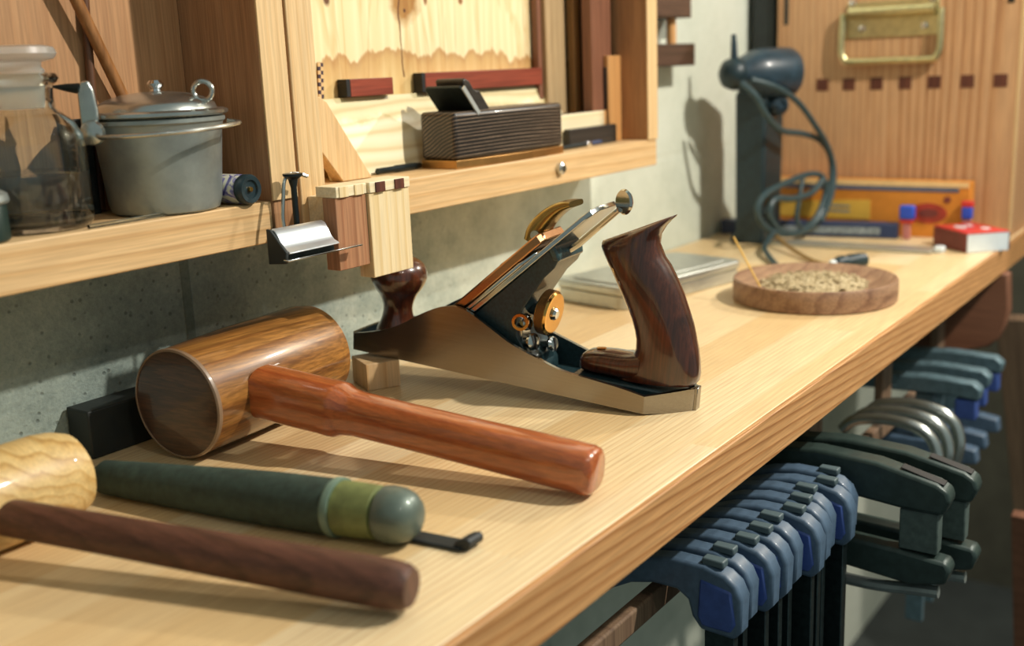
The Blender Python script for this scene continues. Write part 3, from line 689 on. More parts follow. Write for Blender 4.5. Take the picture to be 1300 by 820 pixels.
# frog
fm = MB()
fpoly = [(.1795, .0047), (.1755, .0060)] + [(bl(0, t_, -.0172).y, bl(0, t_, -.0172).z) for t_ in (.02, .06, .10, .128)] + [(.0775, .0895), (.0700, .0885), (.0665, .0845), (.0690, .0790), (.0760, .0715), (.0830, .0600), (.0900, .0480), (.0935, .0380), (.0925, .0300), (.0850, .0200), (.0790, .0120), (.0780, .0047)]
fm.prism(fpoly, .0075, .0425, YZ); fm.done('frog', M_enamel, plane, bevel=.0015, seg=2)
MB().prism([(.0665, .0885), (.0715, .0955), (.0750, .0920), (.0700, .0830), (.0655, .0835)], .0065, .0435, YZ).done('frog_crest', plain('worn_enamel', '#31494c', .25, coat=.6, var=.3, scale=300), plane, bevel=.0015, seg=3)
# iron with clipped rounded top, chip breaker, lever cap
blprism([(.004, .02), (.046, .02), (.046, .172), (.0435, .178), (.037, .1815), (.013, .1815), (.0065, .178), (.004, .172)], -.0172, -.0140).done('iron', M_steel, plane, bevel=.0005)
blprism([(.004, .045), (.046, .045), (.046, .118), (.040, .130), (.010, .130), (.004, .118)], -.0138, -.0112).done('chip_breaker', M_steel, plane, bevel=.0006)
blprism([(.0045, .048), (.0455, .048), (.0455, .095), (.0385, .136), (.0365, .142), (.0085, .142), (.0055, .139), (.0045, .132)], -.0108, -.0042).done('lever_cap', M_bronze, plane, bevel=.0012)
# lever: a curved brass thumb piece
lv = [(.1300, -.0035, .0062), (.1360, -.0005, .0072), (.1440, .0015, .0066), (.153, .0018, .0054), (.161, .0004, .0040), (.1675, -.0028, .0024)]
lvp = catmull([bl(.020, a, b) for a, b, _ in lv], 4); lvr = catmull([(c, 0, 0) for _, _, c in lv], 4)
rings = []
for i, p in enumerate(lvp):
    tg = (lvp[min(i+1, len(lvp)-1)] - lvp[max(i-1, 0)]).normalized(); nn = vd.cross(tg).normalized(); r_ = lvr[i].x
    rings.append([p + vd * (.0105 * math.copysign(abs(math.cos(a)) ** .5, math.cos(a))) + nn * r_ * .80 * math.copysign(abs(math.sin(a)) ** .6, math.sin(a)) for a in [2*PI*k/20 for k in range(20)]])
MB().loft(rings).done('cam_lever', plain('olive_brass', '#a48f58', .24, metal=1, var=.08), plane, sharp=60)
MB().tube([bl(.009, .1365, -.0035), bl(.031, .1365, -.0035)], .0032, 14).done('lever_pivot', M_screw, plane)
MB().lathe([(0, 0), (.0062, 0), (.0064, .0012), (.005, .003), (0, .0034)], axisM(bl(.025, .1, -.0042), nd), 24).done('cap_screw', M_screw, plane)
# lateral adjuster
la = MB(); la.tube([bl(.0255, .128, -.0205), bl(.0255, .150, -.0228), bl(.0255, .1855, -.0222)], [.0026, .0027, .0022], 10, flat=.8)
lat = la.done('lateral_lever', M_steel, plane)
MB().lathe([(0, -.0014), (.0070, -.0014), (.0080, 0), (.0070, .0014), (0, .0014)], axisM(bl(.0255, .1915, -.0205), vd * 1.0 + Vector((0, -.55, 0)), td), 28).done('finger_pad', M_steel, lat)
# depth wheel
WD = Vector((0, -1, -.10)).normalized(); wc = Vector((.025, .0835, .0455))
whl = MB().lathe([(0, 0), (.0135, 0), (.0146, .0008), (.0146, .0072), (.0135, .0084), (.0110, .0088), (.0045, .0080), (0, .0080)], axisM(wc, WD), 40)
whl = whl.done('depth_wheel', M_brass, plane)
MB().lathe([(.01465, .0011), (.0150, .0014), (.0150, .0066), (.01465, .0069)], axisM(wc, WD), 90, closed=True).done('knurled_rim', M_knurl, whl)
MB().lathe([(0, .0080), (.0042, .0080), (.0042, .0090), (.003, .0105), (0, .0110)], axisM(wc, WD), 20).done('wheel_stud', M_screw, whl)
MB().tube([wc - WD * .022, wc], .0045, 14).done('wheel_post', M_enamel, whl)
MB().lathe([(.0038, -.001), (.0056, -.001), (.0056, .001), (.0038, .001)], axisM((.0072, .0905, .0405), (-1, -.25, 0)), 24, closed=True).done('yoke_pin', M_brass, plane)
# clip, screws, raised casting marks
MB().box((.0098, .0900, .0270), (.0215, .0945, .0425)).done('clip_plate', M_steel, plane, bevel=.0008)
for p, r_ in (((.0135, .0895, .0385), .0048), ((.0115, .0835, .0275), .0058), ((.0270, .0770, .0235), .0050)):
    ax_ = Vector((-.25, -1, .25)).normalized(); A_ = axisM(p, ax_)
    sc_ = MB().lathe([(0, -.010), (r_ * .5, -.010), (r_ * .5, 0), (r_, 0), (r_ * .98, .0016), (r_ * .7, .0028), (0, .0031)], A_, 24).done('slotted_screw', M_screw, plane)
    MB().box((-r_ * .86, -.0006, .0026), (r_ * .86, .0006, .0034), A_).done('screw_slot', M_dark, sc_)
MB().prism([(.0795, .0046), (.0795, .0185), (.088, .0235), (.0925, .0245), (.0925, .0046)], .006, .038, YZ).done('frog_seat', M_enamel, plane, bevel=.001)
cm = MB()
for i in range(9):
    for j in range(3):
        cm.box((.0085 + j * .0042, .0525 + i * .0023, .0045), (.0085 + j * .0042 + .0026 + .0008 * ((i * j) % 2), .0525 + i * .0023 + .0013, .0054))
cm.done('casting_marks', M_enamel, plane, bevel=.0003)
# tote: lofted between its front and back outline
def sup(c, a, b, va, n=28, e=2.5):
    out = []
    for k in range(n):
        q = 2*PI*k/n; ca, sa = math.cos(q), math.sin(q)
        rr = (abs(ca)**e + abs(sa)**e) ** (-1/e)
        out.append(c + a * (rr * ca) + b * (rr * sa))
    return out
pairs = [((.0448, .0975), (-.0015, .1198), .0045), ((.0452, .0960), (-.0010, .1186), .0085), ((.0448, .0940), (.0018, .1158), .0112), ((.0436, .0918), (.0048, .1120), .0120), ((.0421, .0890), (.0077, .1065), .0122), ((.0395, .0850), (.0082, .1005), .0124), ((.0352, .0784), (.0044, .0930), .0128),
         ((.0310, .0712), (.0000, .0880), .0131), ((.0274, .0652), (-.0055, .0795), .0133), ((.0238, .0585), (-.0100, .0715), .0133), ((.0204, .0519), (-.0145, .0612), .0133), ((.0180, .0455), (-.0178, .0540), .0133), ((.0166, .0400), (-.0203, .0465), .0133), ((.0163, .0340), (-.0228, .0385), .0133), ((.0182, .0285), (-.0245, .0310), .0133), ((.024, .0230), (-.0256, .0240), .0130), ((.027, .0165), (-.0252, .0195), .0128), ((.027, .0128), (-.0236, .0170), .0124)]
rings = []
for f, b_, hw in pairs:
    f = Vector((W/2, *f)); b_ = Vector((W/2, *b_)); rings.append(sup((f + b_) / 2, (f - b_) / 2, Vector((hw, 0, 0)), 0))
tm = MB(); tm.loft(rings)
secs = [(.010, .0128, .0335, .0125), (.018, .0128, .0302, .0125), (.025, .0128, .0290, .0124), (.033, .0128, .0286, .0122), (.042, .0128, .0276, .0120), (.048, .0129, .0262, .0112), (.0512, .0132, .0242, .0090), (.0526, .0150, .0220, .0055)]
rings = []
for u, lo, hi, hw in secs: rings.append(sup(Vector((W/2, u, (lo + hi) / 2)), Vector((0, 0, (hi - lo) / 2)), Vector((hw, 0, 0)), 0, e=2.8))
tm.loft(rings)
tote = tm.done('tote', M_rosewood, plane, sharp=70)
MB().lathe([(0, 0), (.0030, 0), (.0032, .0008), (0, .0012)], axisM((W/2, .0405, .0276), (0, .08, 1)), 20).done('tote_screw', M_brass, tote)
MB().prism([(.0195, -.0195), (.0305, -.0195), (.0390, -.0100), (.0415, .054), (.0085, .054), (.0110, -.0100)], .0046, .0126).done('tote_seat', M_enamel, plane, bevel=.0012)
# front knob
KC = (.0235, .1955)
MB().lathe([(0, .0046), (.0155, .0046), (.0160, .0075), (.0152, .0105), (0, .0105)], Matrix.Translation((KC[0], KC[1], 0)), 40).done('knob_seat', M_enamel, plane)
kn = [(0, .0106), (.0140, .0106), (.0147, .0135), (.0130, .0175), (.0112, .0225), (.0103, .0280), (.0108, .0325), (.0132, .0385), (.0170, .0440), (.0195, .0495), (.0199, .0535), (.0186, .0585), (.0150, .0625), (.009, .0650), (0, .0657)]
MB().lathe([(p.x, p.y) for p in catmull([(a, b, 0) for a, b in kn], 4)], Matrix.Translation((KC[0], KC[1], 0)), 48).done('knob', M_rosewood, plane, sharp=60)

# block under the plane's toe
o = MB().box((-.012, -.015, 0), (.012, .015, .0184)).done('toe_block', M_toe, bevel=.0004, loc=(.537, .4998, .0002))
o.rotation_euler = (0, 0, math.radians(-28)); tag(o, 'small pale wood block propping up the toe of the steel plane', 'wood block')

# ------------------------------------------------------------------ metal tin
t = thing('metal_tin', 'flat silver tin with rounded corners on bench behind the steel plane', 'tin', (.898, .4775, 0), math.radians(-11.5))
def rrect(w, d, r, n=6):
    out = []
    for cx, cy, a0 in ((w - r, d - r, 0), (-w + r, d - r, 90), (-w + r, -d + r, 180), (w - r, -d + r, 270)):
        for i in range(n + 1):
            a = math.radians(a0 + 90 * i / n); out.append((cx + r * math.cos(a), cy + r * math.sin(a)))
    return out
MB().prism(rrect(.0865, .0425, .012), .0002, .0125).done('tin_body', M_tin, t, bevel=.001)
MB().prism(rrect(.0880, .0440, .013), .0128, .0200).done('tin_lid', M_tin, t, bevel=.0016, seg=3)
MB().prism(rrect(.076, .033, .008), .0201, .0209).done('lid_panel', M_tin, t, bevel=.0005)

# ------------------------------------------------------------------ turned dish with sawdust
t = thing('wooden_dish', 'shallow round turned wooden dish holding sawdust, beyond the steel plane', 'dish', (.9237, .3292, .0002))
MB().lathe([(0, 0), (.0690, 0), (.0702, .001), (.0706, .010), (.0704, .0178), (.0695, .0192), (.0675, .0192), (.060, .0150), (.045, .0125), (0, .0115)], n=72).done('dish_body', M_dish, t, sharp=40)
dm = MB(); random.seed(3); rr = []
for k in range(1, 9):
    r_ = .048 * k / 8
    rr.append([dm.bm.verts.new((r_ * math.cos(2*PI*i/48) * (1.15 + .06 * math.sin(3 * i / 8)), r_ * math.sin(2*PI*i/48), .0128 + .0062 * (1 - (k / 8) ** 1.6) + random.uniform(-.0011, .0011) - (.0010 if k == 8 else 0))) for i in range(48)])
c0 = dm.bm.verts.new((0, 0, .019)); fs = [dm.bm.faces.new([c0, rr[0][i], rr[0][(i+1) % 48]]) for i in range(48)]
for a, b in zip(rr, rr[1:]): fs += [dm.bm.faces.new([a[i], b[i], b[(i+1) % 48], a[(i+1) % 48]]) for i in range(48)]
dm.faces(fs)
for i in range(160):      # curled shavings and chips on the heap
    a = random.uniform(0, 2*PI); r_ = .046 * math.sqrt(random.random()); z = .0142 + .0055 * (1 - (r_ / .048) ** 1.6)
    Mx = Matrix.Translation((1.1 * r_ * math.cos(a), r_ * math.sin(a), z)) @ Matrix.Rotation(random.uniform(0, 6), 4, 'Z') @ Matrix.Rotation(random.uniform(-.7, .7), 4, 'X')
    w_ = random.uniform(.0008, .0028); dm.box((-w_, -w_ * .6, -.0003), (w_, w_ * .6, .0004), Mx)
o = dm.done('sawdust', M_dust, loc=(.9237, .3292, .0002)); o['kind'] = 'stuff'
tag(o, 'heap of pale sawdust and chips in the round wooden dish', 'sawdust')
o = MB().tube([(0, 0, 0), (.012, .030, .040)], .0008, 8).done('yellow_stick', M_yellow, loc=(.876, .360, .0165))
tag(o, 'thin yellow stick standing in the sawdust dish', 'stick')

# ------------------------------------------------------------------ heat gun on its black post, with cord
t = thing('heat_gun', 'black heat gun held on an upright post with coiled cord, by wall', 'heat gun', (1.203, .496, 0))
def g(x, y, z): return Vector((x - 1.225, y - .505, z))
MB().prism([(.490, .0002), (.529, .0002), (.529, .010), (.523, .012), (.524, .168), (.517, .180), (.497, .176), (.487, .168), (.489, .012), (.490, .010)], 1.195, 1.250, lambda a, b, h: g(h, a, b)).done('post', M_blackpl, t, bevel=.003)
bx = (g(1.250, .468, .1905) - g(1.170, .520, .1925)).normalized()
bp = g(1.170, .516, .1925)
bar = MB().lathe([(0, -.014), (.008, -.013), (.0148, -.008), (.0175, -.001), (.0182, .004), (.0170, .0075), (0, .008)], axisM(bp, bx), 36).done('rear_cap', M_blackpl, t)
MB().lathe([(0, .0082), (.0165, .0082), (.0195, .014), (.0245, .024), (.0270, .036), (.0278, .062), (.0275, .073), (.026, .076), (.023, .074), (0, .072)], axisM(bp, bx), 36).done('barrel', M_gunpl, t)
MB().tube([bp + Vector((.0, -.002, .014)), bp + Vector((-.001, -.002, .032)), bp + Vector((-.002, -.002, .042))], [.0042, .0034, .0026], 10).done('switch_pin', M_gunpl, t)
MB().lathe([(0, 0), (.0105, 0), (.0115, .002), (.0115, .010), (.009, .013), (.0055, .0135), (.005, .011), (0, .011)], axisM(g(1.222, .487, .1560), (-.55, -.8, 0)), 28).done('clamp_knob', M_gunpl, t)
cz = lambda pts: catmull([g(*p) for p in pts], 6)
cord = MB()
cord.tube(cz([(1.150, .497, .183), (1.155, .482, .168), (1.168, .474, .146), (1.20, .470, .129), (1.245, .462, .122), (1.275, .452, .112), (1.290, .445, .092), (1.290, .443, .066), (1.277, .446, .034), (1.246, .455, .013), (1.205, .466, .012), (1.165, .474, .026), (1.150, .477, .046), (1.165, .474, .062), (1.20, .466, .070), (1.245, .455, .076), (1.275, .449, .070), (1.282, .447, .050), (1.262, .452, .022), (1.225, .460, .011), (1.190, .468, .020), (1.170, .471, .040), (1.180, .468, .055), (1.215, .460, .052), (1.250, .452, .055), (1.272, .447, .068)]), .0036, 10)
cord.tube(cz([(1.160, .490, .186), (1.185, .470, .176), (1.218, .458, .158), (1.252, .450, .130), (1.278, .445, .106), (1.292, .442, .080), (1.286, .441, .050), (1.266, .446, .020)]), .0034, 10)
cord.tube(cz([(1.186, .470, .020), (1.158, .468, .010), (1.130, .460, .0075), (1.080, .430, .0035), (1.055, .412, .0032)]), .0030, 10)
cord.tube(cz([(1.235, .458, .072), (1.226, .458, .050), (1.222, .459, .028), (1.236, .457, .013)]), .0026, 10)
cord.done('cord', M_cable, t)
MB().tube(cz([(1.185, .468, .0125), (1.165, .452, .009), (1.135, .425, .0050), (1.105, .398, .0032), (1.082, .372, .0038), (1.075, .364, .0050)]), .0022, 10).done('tan_lead', M_tan, t)
pl = axisM(g(1.074, .3635, .0075), (.55, -.35, 0))
plug = MB().lathe([(0, 0), (.0045, 0), (.0068, .004), (.0072, .010), (.0062, .013), (.0074, .017), (.0078, .030), (.0070, .036), (0, .037)], pl, 20).done('plug', M_blackpl, t)
MB().lathe([(0, -.007), (.003, -.006), (.0042, -.003), (.0038, -.0002), (0, -.0002)], pl, 16).done('white_tip', M_white, plug)

# ------------------------------------------------------------------ pine chest at the bench's far end
t = thing('pine_chest', 'large upright pine chest with brass drop handle standing on the bench end', 'chest', (1.312, .385, 0))
MB().box((0, -.1405, .0002), (.20, .136, .42)).done('chest_body', M_chest, t, bevel=.001)
MB().box((-.0004, -.1412, .0004), (.0040, -.1380, .42)).done('edge_strip', M_pine, t, bevel=.0004)
for i, y in enumerate((.4635, .4315, .399, .3665, .334, .2985, .264)):
    MB().box((-.0006, y - .385 - .0072, .1668), (.004, y - .385 + .0072, .1808)).done('tenon', M_tenon, t, bevel=.0003)
hd = MB().box((-.0018, -.053, .2260), (0, .050, .266)).done('handle_plate', M_oldbrass, t, bevel=.0005)
MB().tube([(-.0065, -.050, .2545), (-.0065, .046, .2545)], .0068, 20).done('hinge_barrel', M_oldbrass, hd)
bz = .1995
MB().tube(catmull([(-.0055, .0535, .2545), (-.0065, .0540, .238), (-.0070, .0540, .212), (-.0070, .0505, bz + .003), (-.0070, .044, bz), (-.0070, 0, bz), (-.0070, -.047, bz), (-.0070, -.0535, bz + .003), (-.0070, -.057, .212), (-.0065, -.057, .238), (-.0055, -.0565, .2545)], 4), .0040, 12).done('bail', M_oldbrass, t)
for y, z in ((.044, .2655), (-.046, .2655), (.032, .2365), (-.038, .2365)):
    MB().lathe([(0, 0), (.0042, 0), (.0036, .0018), (0, .0026)], axisM((-.0018, y, z), (-1, 0, 0)), 18).done('handle_screw', M_chrome, hd)
MB().box((-.001, .1225, .246), (.002, .1275, .30)).done('hinge_leaf', M_darkmetal, t, bevel=.0003)
MB().box((-.001, -.1305, .2560), (.002, -.1240, .30)).done('hinge_leaf', M_darkmetal, t, bevel=.0003)
o = MB().box((-.035, -.014, 0), (.035, .014, .45)).done('gap_shade_panel', M_black, bevel=.001, loc=(1.354, .5420, .0002))  # added panel, its black stands for the shade between chest and wall
o.rotation_euler = (0, 0, math.radians(0)); tag(o, 'tall black panel added as the shade in the gap between chest and concrete wall', 'board')
# dark rack beyond the chest
t = thing('dark_shelf_rack', 'dark shelf unit with thin orange shelves standing beyond the pine chest', 'shelf unit', (1.60, .12, -.85))
for y in (-.10, .095): MB().box((-.05, y - .006, 0), (.15, y + .006, 1.4)).done('upright', M_black, t, bevel=.001)
MB().box((.14, -.094, 0), (.15, .089, 1.4)).done('rack_back', M_black, t, bevel=.001)
for z in (.2, .5, .8, .955, 1.035, 1.2): MB().box((-.048, -.0938, z), (.1398, .0888, z + .014)).done('shelf', M_offcut, t, bevel=.001)

# ------------------------------------------------------------------ orange saw box, navy case, rule, red card box
t = thing('orange_box', 'long orange and yellow cardboard box with blue band leaning against chest', 'box', (1.286, .405, .0003))
MB().box((0, -.122, 0), (.020, .122, .064)).done('box_body', M_orange, t, bevel=.001)
MB().box((-.0008, -.110, .0525), (-.0001, .122, .0575)).done('slate_band', M_slate, t)
MB().box((-.0008, -.1205, .0578), (-.0001, .122, .064)).done('cream_edge', M_cream, t)
MB().prism([(-.012, .018), (.110, .018), (.110, .034), (.02, .040), (-.012, .041)], -.0009, -.0001, YZ).done('yellow_panel', M_yellow, t)
MB().lathe([(0, 0), (1, 0), (1, .0008), (0, .0008)], axisM((-.0001, -.078, .028), (-1, 0, 0)) @ Matrix.Diagonal((.0115, .0205, 1, 1)), 32).done('red_oval', M_redd, t)
MB().lathe([(0, .0009), (1, .0009), (1, .0013), (0, .0013)], axisM((-.0001, -.078, .028), (-1, 0, 0)) @ Matrix.Diagonal((.0050, .011, 1, 1)), 32).done('oval_print', M_redside, t)
for z in (.0255, .0315): MB().box((-.0013, .012, z), (-.001, .040, z + .0022)).done('print_line', M_palemark, t)
MB().lathe([(0, 0), (.004, 0), (.004, .0006), (0, .0006)], axisM((-.0001, -.098, .044), (-1, 0, 0)), 16).done('box_hole', M_redside, t)
t = thing('blue_clip', 'blue and red plastic clip with pink stem before the orange box', 'clip', (1.268, .3455, .0003), 0, 'blue clips by the orange box')
MB().box((-.003, -.004, 0), (.003, .004, .018)).done('pink_stem', M_pink, t, bevel=.001)
MB().box((-.004, -.0075, .0182), (.004, .0075, .0225)).done('red_collar', M_redc, t, bevel=.001)
MB().box((-.005, -.0082, .0227), (.005, .0082, .0385)).done('blue_head', M_blue, t, bevel=.002)
t = thing('blue_clip', 'small blue plastic clip with red top at the orange box end', 'clip', (1.2795, .2835, .0003), 0, 'blue clips by the orange box')
MB().box((-.003, -.0045, 0), (.003, .0045, .024)).done('pink_stem', M_pink, t, bevel=.001)
MB().box((-.004, -.0055, .0242), (.004, .0055, .0375)).done('blue_head', M_blue, t, bevel=.0015)
MB().box((-.004, -.0065, .0377), (.004, .0065, .0445)).done('red_collar', M_redc, t, bevel=.0012)
t = thing('navy_case', 'long flat navy blue case lying across the bench before orange box', 'case', (1.259, .449, .0003), math.radians(9))
MB().box((-.010, -.094, 0), (.010, .112, .0170)).done('case_body', M_bluec, t, bevel=.001)
MB().box((-.0107, -.075, .0045), (-.0101, .085, .0125)).done('clear_window', M_palemark, t)
t = thing('steel_rule', 'flat pale steel rule with white end lying behind the wooden dish', 'rule', (1.190, .383, .0003), math.radians(2))
MB().box((-.016, -.088, 0), (.016, .090, .0030)).done('rule_blade', M_rule, t, bevel=.0008)
MB().box((-.008, -.098, 0), (.006, -.0882, .0065)).done('white_end', M_white, t, bevel=.0015)
t = thing('red_card_box', 'small red and white cardboard box at bench edge near the chest', 'box', (1.1965, .2635, .0003), math.radians(45))
MB().box((.0003, -.0480, 0), (.0640, -.0003, .0198)).done('white_body', M_white, t, bevel=.0005)
MB().box((-.0004, -.0485, .0199), (.0645, .0004, .0212)).done('red_top', M_redc, t, bevel=.0004)
MB().box((.0003, -.0002, 0), (.0640, .0006, .0198)).done('red_side', M_redside, t, bevel=.0002)
MB().box((-.0003, -.0486, 0), (.0640, -.0481, .0198)).done('blue_edge', M_bluec, t, bevel=.0002)
for x, y, w_, d_ in ((.040, -.016, .009, .0055), (.022, -.034, .006, .0045), (.046, -.030, .005, .004)):
    MB().lathe([(0, 0), (1, 0), (1, .0004), (0, .0004)], Matrix.Translation((x, y, .0213)) @ Matrix.Diagonal((w_, d_, 1, 1)), 20).done('white_print', M_white, t)

# ------------------------------------------------------------------ dark rack on the wall right of the cabinet
t = thing('wall_tool_rack', 'dark wooden rack with pale dowel fixed to the wall right of cabinet', 'rack', (1.03, .5648, .20))
def rk(lo, hi, n, m_): return MB().box([a - b for a, b in zip(lo, (1.03, .5648, .20))], [a - b for a, b in zip(hi, (1.03, .5648, .20))]).done(n, m_, t, bevel=.001)
rk((.96, .535, .2035), (1.113, .5646, .2265), 'rack_bar', M_darkw)
rk((.96, .535, .2530), (1.104, .5646, .2760), 'rack_bar', M_darkw)
MB().tube([(1.082 - 1.03, .548 - .5648, .0267), (1.082 - 1.03, .548 - .5648, .0528)], .0052, 16).done('dowel', M_offcut, t)

# ------------------------------------------------------------------ clamps hanging under the bench front
def copy_tree(o, parent=None):
    c = o.copy(); C.objects.link(c)
    if parent: c.parent = parent; c.matrix_parent_inverse = o.matrix_parent_inverse.copy()
    for ch in o.children: copy_tree(ch, c)
    return c
def blue_clamp(loc, label):
    t = thing('bar_clamp', label, 'clamp', loc, 0, 'blue bar clamps under the bench edge'); t.scale = (1.07,) * 3
    jaw = [(.094, -.030), (.086, -.018), (.072, -.0085), (.055, -.002), (.038, .001), (.020, .0008), (.008, -.002), (.002, -.0065), (-.0015, -.014), (-.0008, -.033), (.003, -.0375), (.022, -.0365), (.027, -.030), (.0295, -.021), (.036, -.0165), (.050, -.0165), (.064, -.0200), (.076, -.0265), (.090, -.038)]
    MB().prism(jaw, -.0062, .0062, YZ).done('jaw', M_clampb, t, bevel=.0022, seg=3)
    MB().prism([(.004, -.010), (.022, -.0065), (.0235, -.028), (.021, -.0335), (.0045, -.0335), (.0015, -.028)], -.0072, .0072, YZ).done('blue_pad', M_clampp, t, bevel=.0014)
    MB().box((-.0034, .010, .0000), (.0034, .0225, .0042)).done('button', M_nub, t, bevel=.0009)
    MB().box((-.0028, .004, -.24), (.0028, .021, -.0372)).done('bar', M_bar, t, bevel=.0005)
    sj = MB().prism([(.085, -.172), (.088, -.182), (.075, -.192), (.040, -.197), (.0, -.205), (-.004, -.245), (.006, -.262), (.026, -.262), (.031, -.205), (.055, -.183)], -.0061, .0061, YZ).done('sliding_jaw', M_clampb, t, bevel=.002)
    MB().prism([(.034, -.212), (.042, -.212), (.052, -.262), (.044, -.265)], -.0045, .0045, YZ).done('trigger', M_clampp, sj, bevel=.0015)
    return t
cl = [(.5265, .2238), (.5453, .226), (.5646, .2206), (.583, .2195), (.602, .2206), (.621, .2131), (.639, .2153), (.6565, .2185), (.6755, .2113), (.6945, .2163)]
words_ = ['nearest blue bar clamp under the bench edge, first in the row', 'second blue bar clamp from the nearest under the bench edge', 'third blue bar clamp from the nearest under bench edge', 'fourth blue bar clamp from the nearest under bench edge', 'fifth blue bar clamp from the nearest under bench edge', 'sixth blue bar clamp from the nearest under bench edge', 'seventh blue bar clamp from the nearest under bench edge', 'eighth blue bar clamp from the nearest under bench edge', 'ninth blue bar clamp, second last before the black clamps', 'last blue bar clamp of the row, beside the black clamps']
src = None
for (x, y), w_ in zip(cl, words_):
    z = -.0690
    if src is None: src = c = blue_clamp((x, y, z), w_)
    else: c = copy_tree(src); c.location = (x, y, z); c['label'] = w_

def black_clamp(loc, label, first=None):
    if first is not None:
        c = copy_tree(first); c.location = loc; c['label'] = label; return c
    t = thing('heavy_bar_clamp', label, 'clamp', loc, 0, 'black clamps under the bench edge'); t.scale = (1.07,) * 3
    jaw = [(.150, -.020), (.142, -.006), (.125, .002), (.085, .006), (.045, .004), (.008, -.004), (.001, -.008), (-.001, -.014), (.003, -.024), (.03, -.024), (.10, -.018), (.112, -.018), (.130, -.022), (.146, -.028)]
    MB().prism(jaw, -.008, .008, YZ).done('jaw', M_clampk, t, bevel=.0024, seg=3)
    MB().prism([(.004, -.0055), (.030, .0012), (.031, .0025), (.004, -.0045)], -.0042, .0042, YZ).done('jaw_slot', M_dark, t, bevel=.0006)
    MB().box((-.0055, .006, -.052), (.0055, .030, -.0245)).done('jaw_pad', M_pad, t, bevel=.001)
    MB().box((-.0035, .086, -.25), (.0035, .108, -.0182)).done('bar', M_bar, t, bevel=.0006)
    MB().prism([(.15, -.052), (.10, -.050), (.03, -.0525), (.0, -.055), (-.003, -.060), (0, -.070), (.02, -.075), (.10, -.068), (.15, -.066)], -.008, .008, YZ).done('sliding_jaw', M_clampk, t, bevel=.0022)
    MB().tube(catmull([(0, .11, -.0705), (0, .09, -.0822), (0, .05, -.084), (0, .02, -.0805), (0, .005, -.079)], 4), .0040, 10).done('handle', M_alu, t)
    return t
b1 = black_clamp((.7185, .1587, -.0661), 'long black bar clamp with grey pad, next to the last blue clamp')
black_clamp((.757, .150, -.0693), 'long black bar clamp reaching farthest out, beyond the grey padded one', b1)

def c_clamp(loc, label, first=None):
    if first is not None:
        c = copy_tree(first); c.location = loc; c['label'] = label; return c
    t = thing('hoop_clamp', label, 'clamp', loc, 0, 'chrome hoop clamps under the bench')
    pts = [(0, .082, -.014), (0, .070, -.0035), (0, .045, .001), (0, .022, -.001), (0, .008, -.008), (0, .001, -.020), (0, 0, -.036), (0, .006, -.056), (0, .02, -.066)]
    MB().tube(catmull(pts, 5), .0056, 14, flat=.9).done('hoop', M_alu2, t)
    MB().tube([(0, .020, -.060), (0, .020, -.105)], .0035, 12).done('screw_spindle', M_bar, t)
    MB().tube([(-.012, .020, -.100), (.012, .020, -.100)], .0022, 10).done('cross_bar', M_screw, t)
    return t
h1 = c_clamp((.920, .217, -.1020), 'nearest of three chrome hoop clamps under the bench')
c_clamp((.9466, .2147, -.1020), 'middle of three chrome hoop clamps under the bench', h1)
c_clamp((.974, .212, -.1020), 'farthest of three chrome hoop clamps under the bench', h1)

def pale_clamp(loc, label, first=None):
    if first is not None:
        c = copy_tree(first); c.location = loc; c['label'] = label; return c
    t = thing('blue_sash_clamp', label, 'clamp', loc, 0, 'pale blue clamps at the far end')
    MB().prism([(.13, -.016), (.125, -.004), (.10, .002), (.05, .005), (.008, .003), (0, -.003), (.002, -.014), (.03, -.012), (.10, -.014)], -.008, .008, YZ).done('jaw', M_palecl, t, bevel=.002)
    MB().box((-.004, .045, -.26), (.004, .062, -.0142)).done('bar', M_palecl, t, bevel=.0006)
    MB().box((-.0075, .004, -.034), (.0075, .024, -.0142)).done('blue_pad', M_clampp, t, bevel=.0015)
    MB().prism([(.10, -.062), (.03, -.060), (.002, -.064), (0, -.078), (.03, -.082), (.10, -.078)], -.008, .008, YZ).done('sliding_jaw', M_clampb, t, bevel=.002)
    return t
p1 = pale_clamp((1.076, .215, -.1060), 'pale blue sash clamp beyond the chrome hoops under bench')
pale_clamp((1.124, .217, -.1060), 'middle pale blue sash clamp before the bracket under bench', p1)
pale_clamp((1.182, .217, -.1060), 'farthest pale blue sash clamp, against the brown bracket', p1)

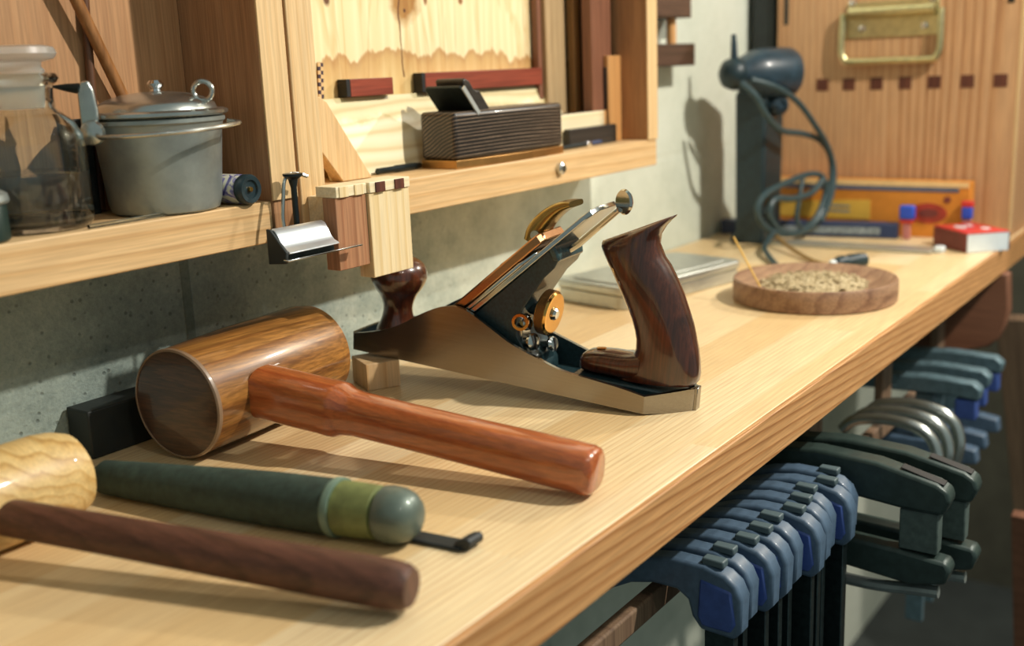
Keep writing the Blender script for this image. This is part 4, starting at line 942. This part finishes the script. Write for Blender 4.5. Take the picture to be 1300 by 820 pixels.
# boards leaning below the far end of the bench
def lean(a, b, w, th, mat, label, name='leaning_board'):
    a, b = Vector(a), Vector(b); dz = b - a; A_ = axisM(a, dz, (0, 1, 0))
    o = MB().box((-w/2, -th/2, 0), (w/2, th/2, dz.length)).done(name, mat, bevel=.001); o.matrix_world = A_
    return tag(o, label, 'board', 'boards leaning under the bench end')
lean((1.56, .17, -.842), (1.36, .232, -.10), .06, .016, M_plank, 'wide grey-brown board leaning beyond the clamps, nearest the picture\'s right edge')
lean((1.26, .160, -.842), (1.165, .186, -.265), .022, .014, M_bracket, 'narrow brown batten leaning beside the black clamps, lower than the wider board')

# ------------------------------------------------------------------ light
def point(name, loc, energy, radius, col):
    d = bpy.data.lights.new(name, 'POINT'); d.energy = energy; d.shadow_soft_size = radius; d.color = col
    o = bpy.data.objects.new(name, d); C.objects.link(o); o.location = loc; return o
point('main_ceiling_lamp', (.92, -.44, .95), 62, .018, (1.0, .93, .82))
point('far_ceiling_lamp', (1.95, -.30, 1.00), 42, .018, (1.0, .95, .85))
point('near_ceiling_lamp', (.0, -.60, 1.00), 5, .018, (1.0, .94, .84))
w = bpy.data.worlds.new('workshop_air'); SC.world = w; w.use_nodes = True
bg = w.node_tree.nodes['Background']; bg.inputs[0].default_value = (.33, .41, .40, 1); bg.inputs[1].default_value = .60

# ------------------------------------------------------------------ camera
cam = bpy.data.cameras.new('camera'); co = bpy.data.objects.new('camera', cam); C.objects.link(co)
cam.sensor_width = 36; cam.lens = 1385 / 1300 * 36; cam.clip_start = .01
RW = ((0.5724, -0.2097, 0.7927), (-0.819, -0.0995, 0.5651), (-0.0396, -0.9727, -0.2287))
mx = Matrix([[RW[i][0], -RW[i][1], -RW[i][2], 0] for i in range(3)] + [[0, 0, 0, 1]])
mx = mx.to_3x3(); q = mx.to_quaternion()
co.matrix_world = Matrix.Translation((0, 0, .21)) @ q.to_matrix().to_4x4()
cam.dof.use_dof = True; cam.dof.focus_distance = .66; cam.dof.aperture_fstop = 5.6
SC.camera = co
SC.view_settings.view_transform = 'Standard'; SC.view_settings.look = 'None'; SC.view_settings.gamma = 1
SC.view_settings.use_curve_mapping = False; SC.view_settings.exposure = 0.18
SC.cycles.use_denoising = True; SC.cycles.max_bounces = 10; SC.cycles.transmission_bounces = 10; SC.cycles.caustics_refractive = True
SC.cycles.sample_clamp_indirect = 6
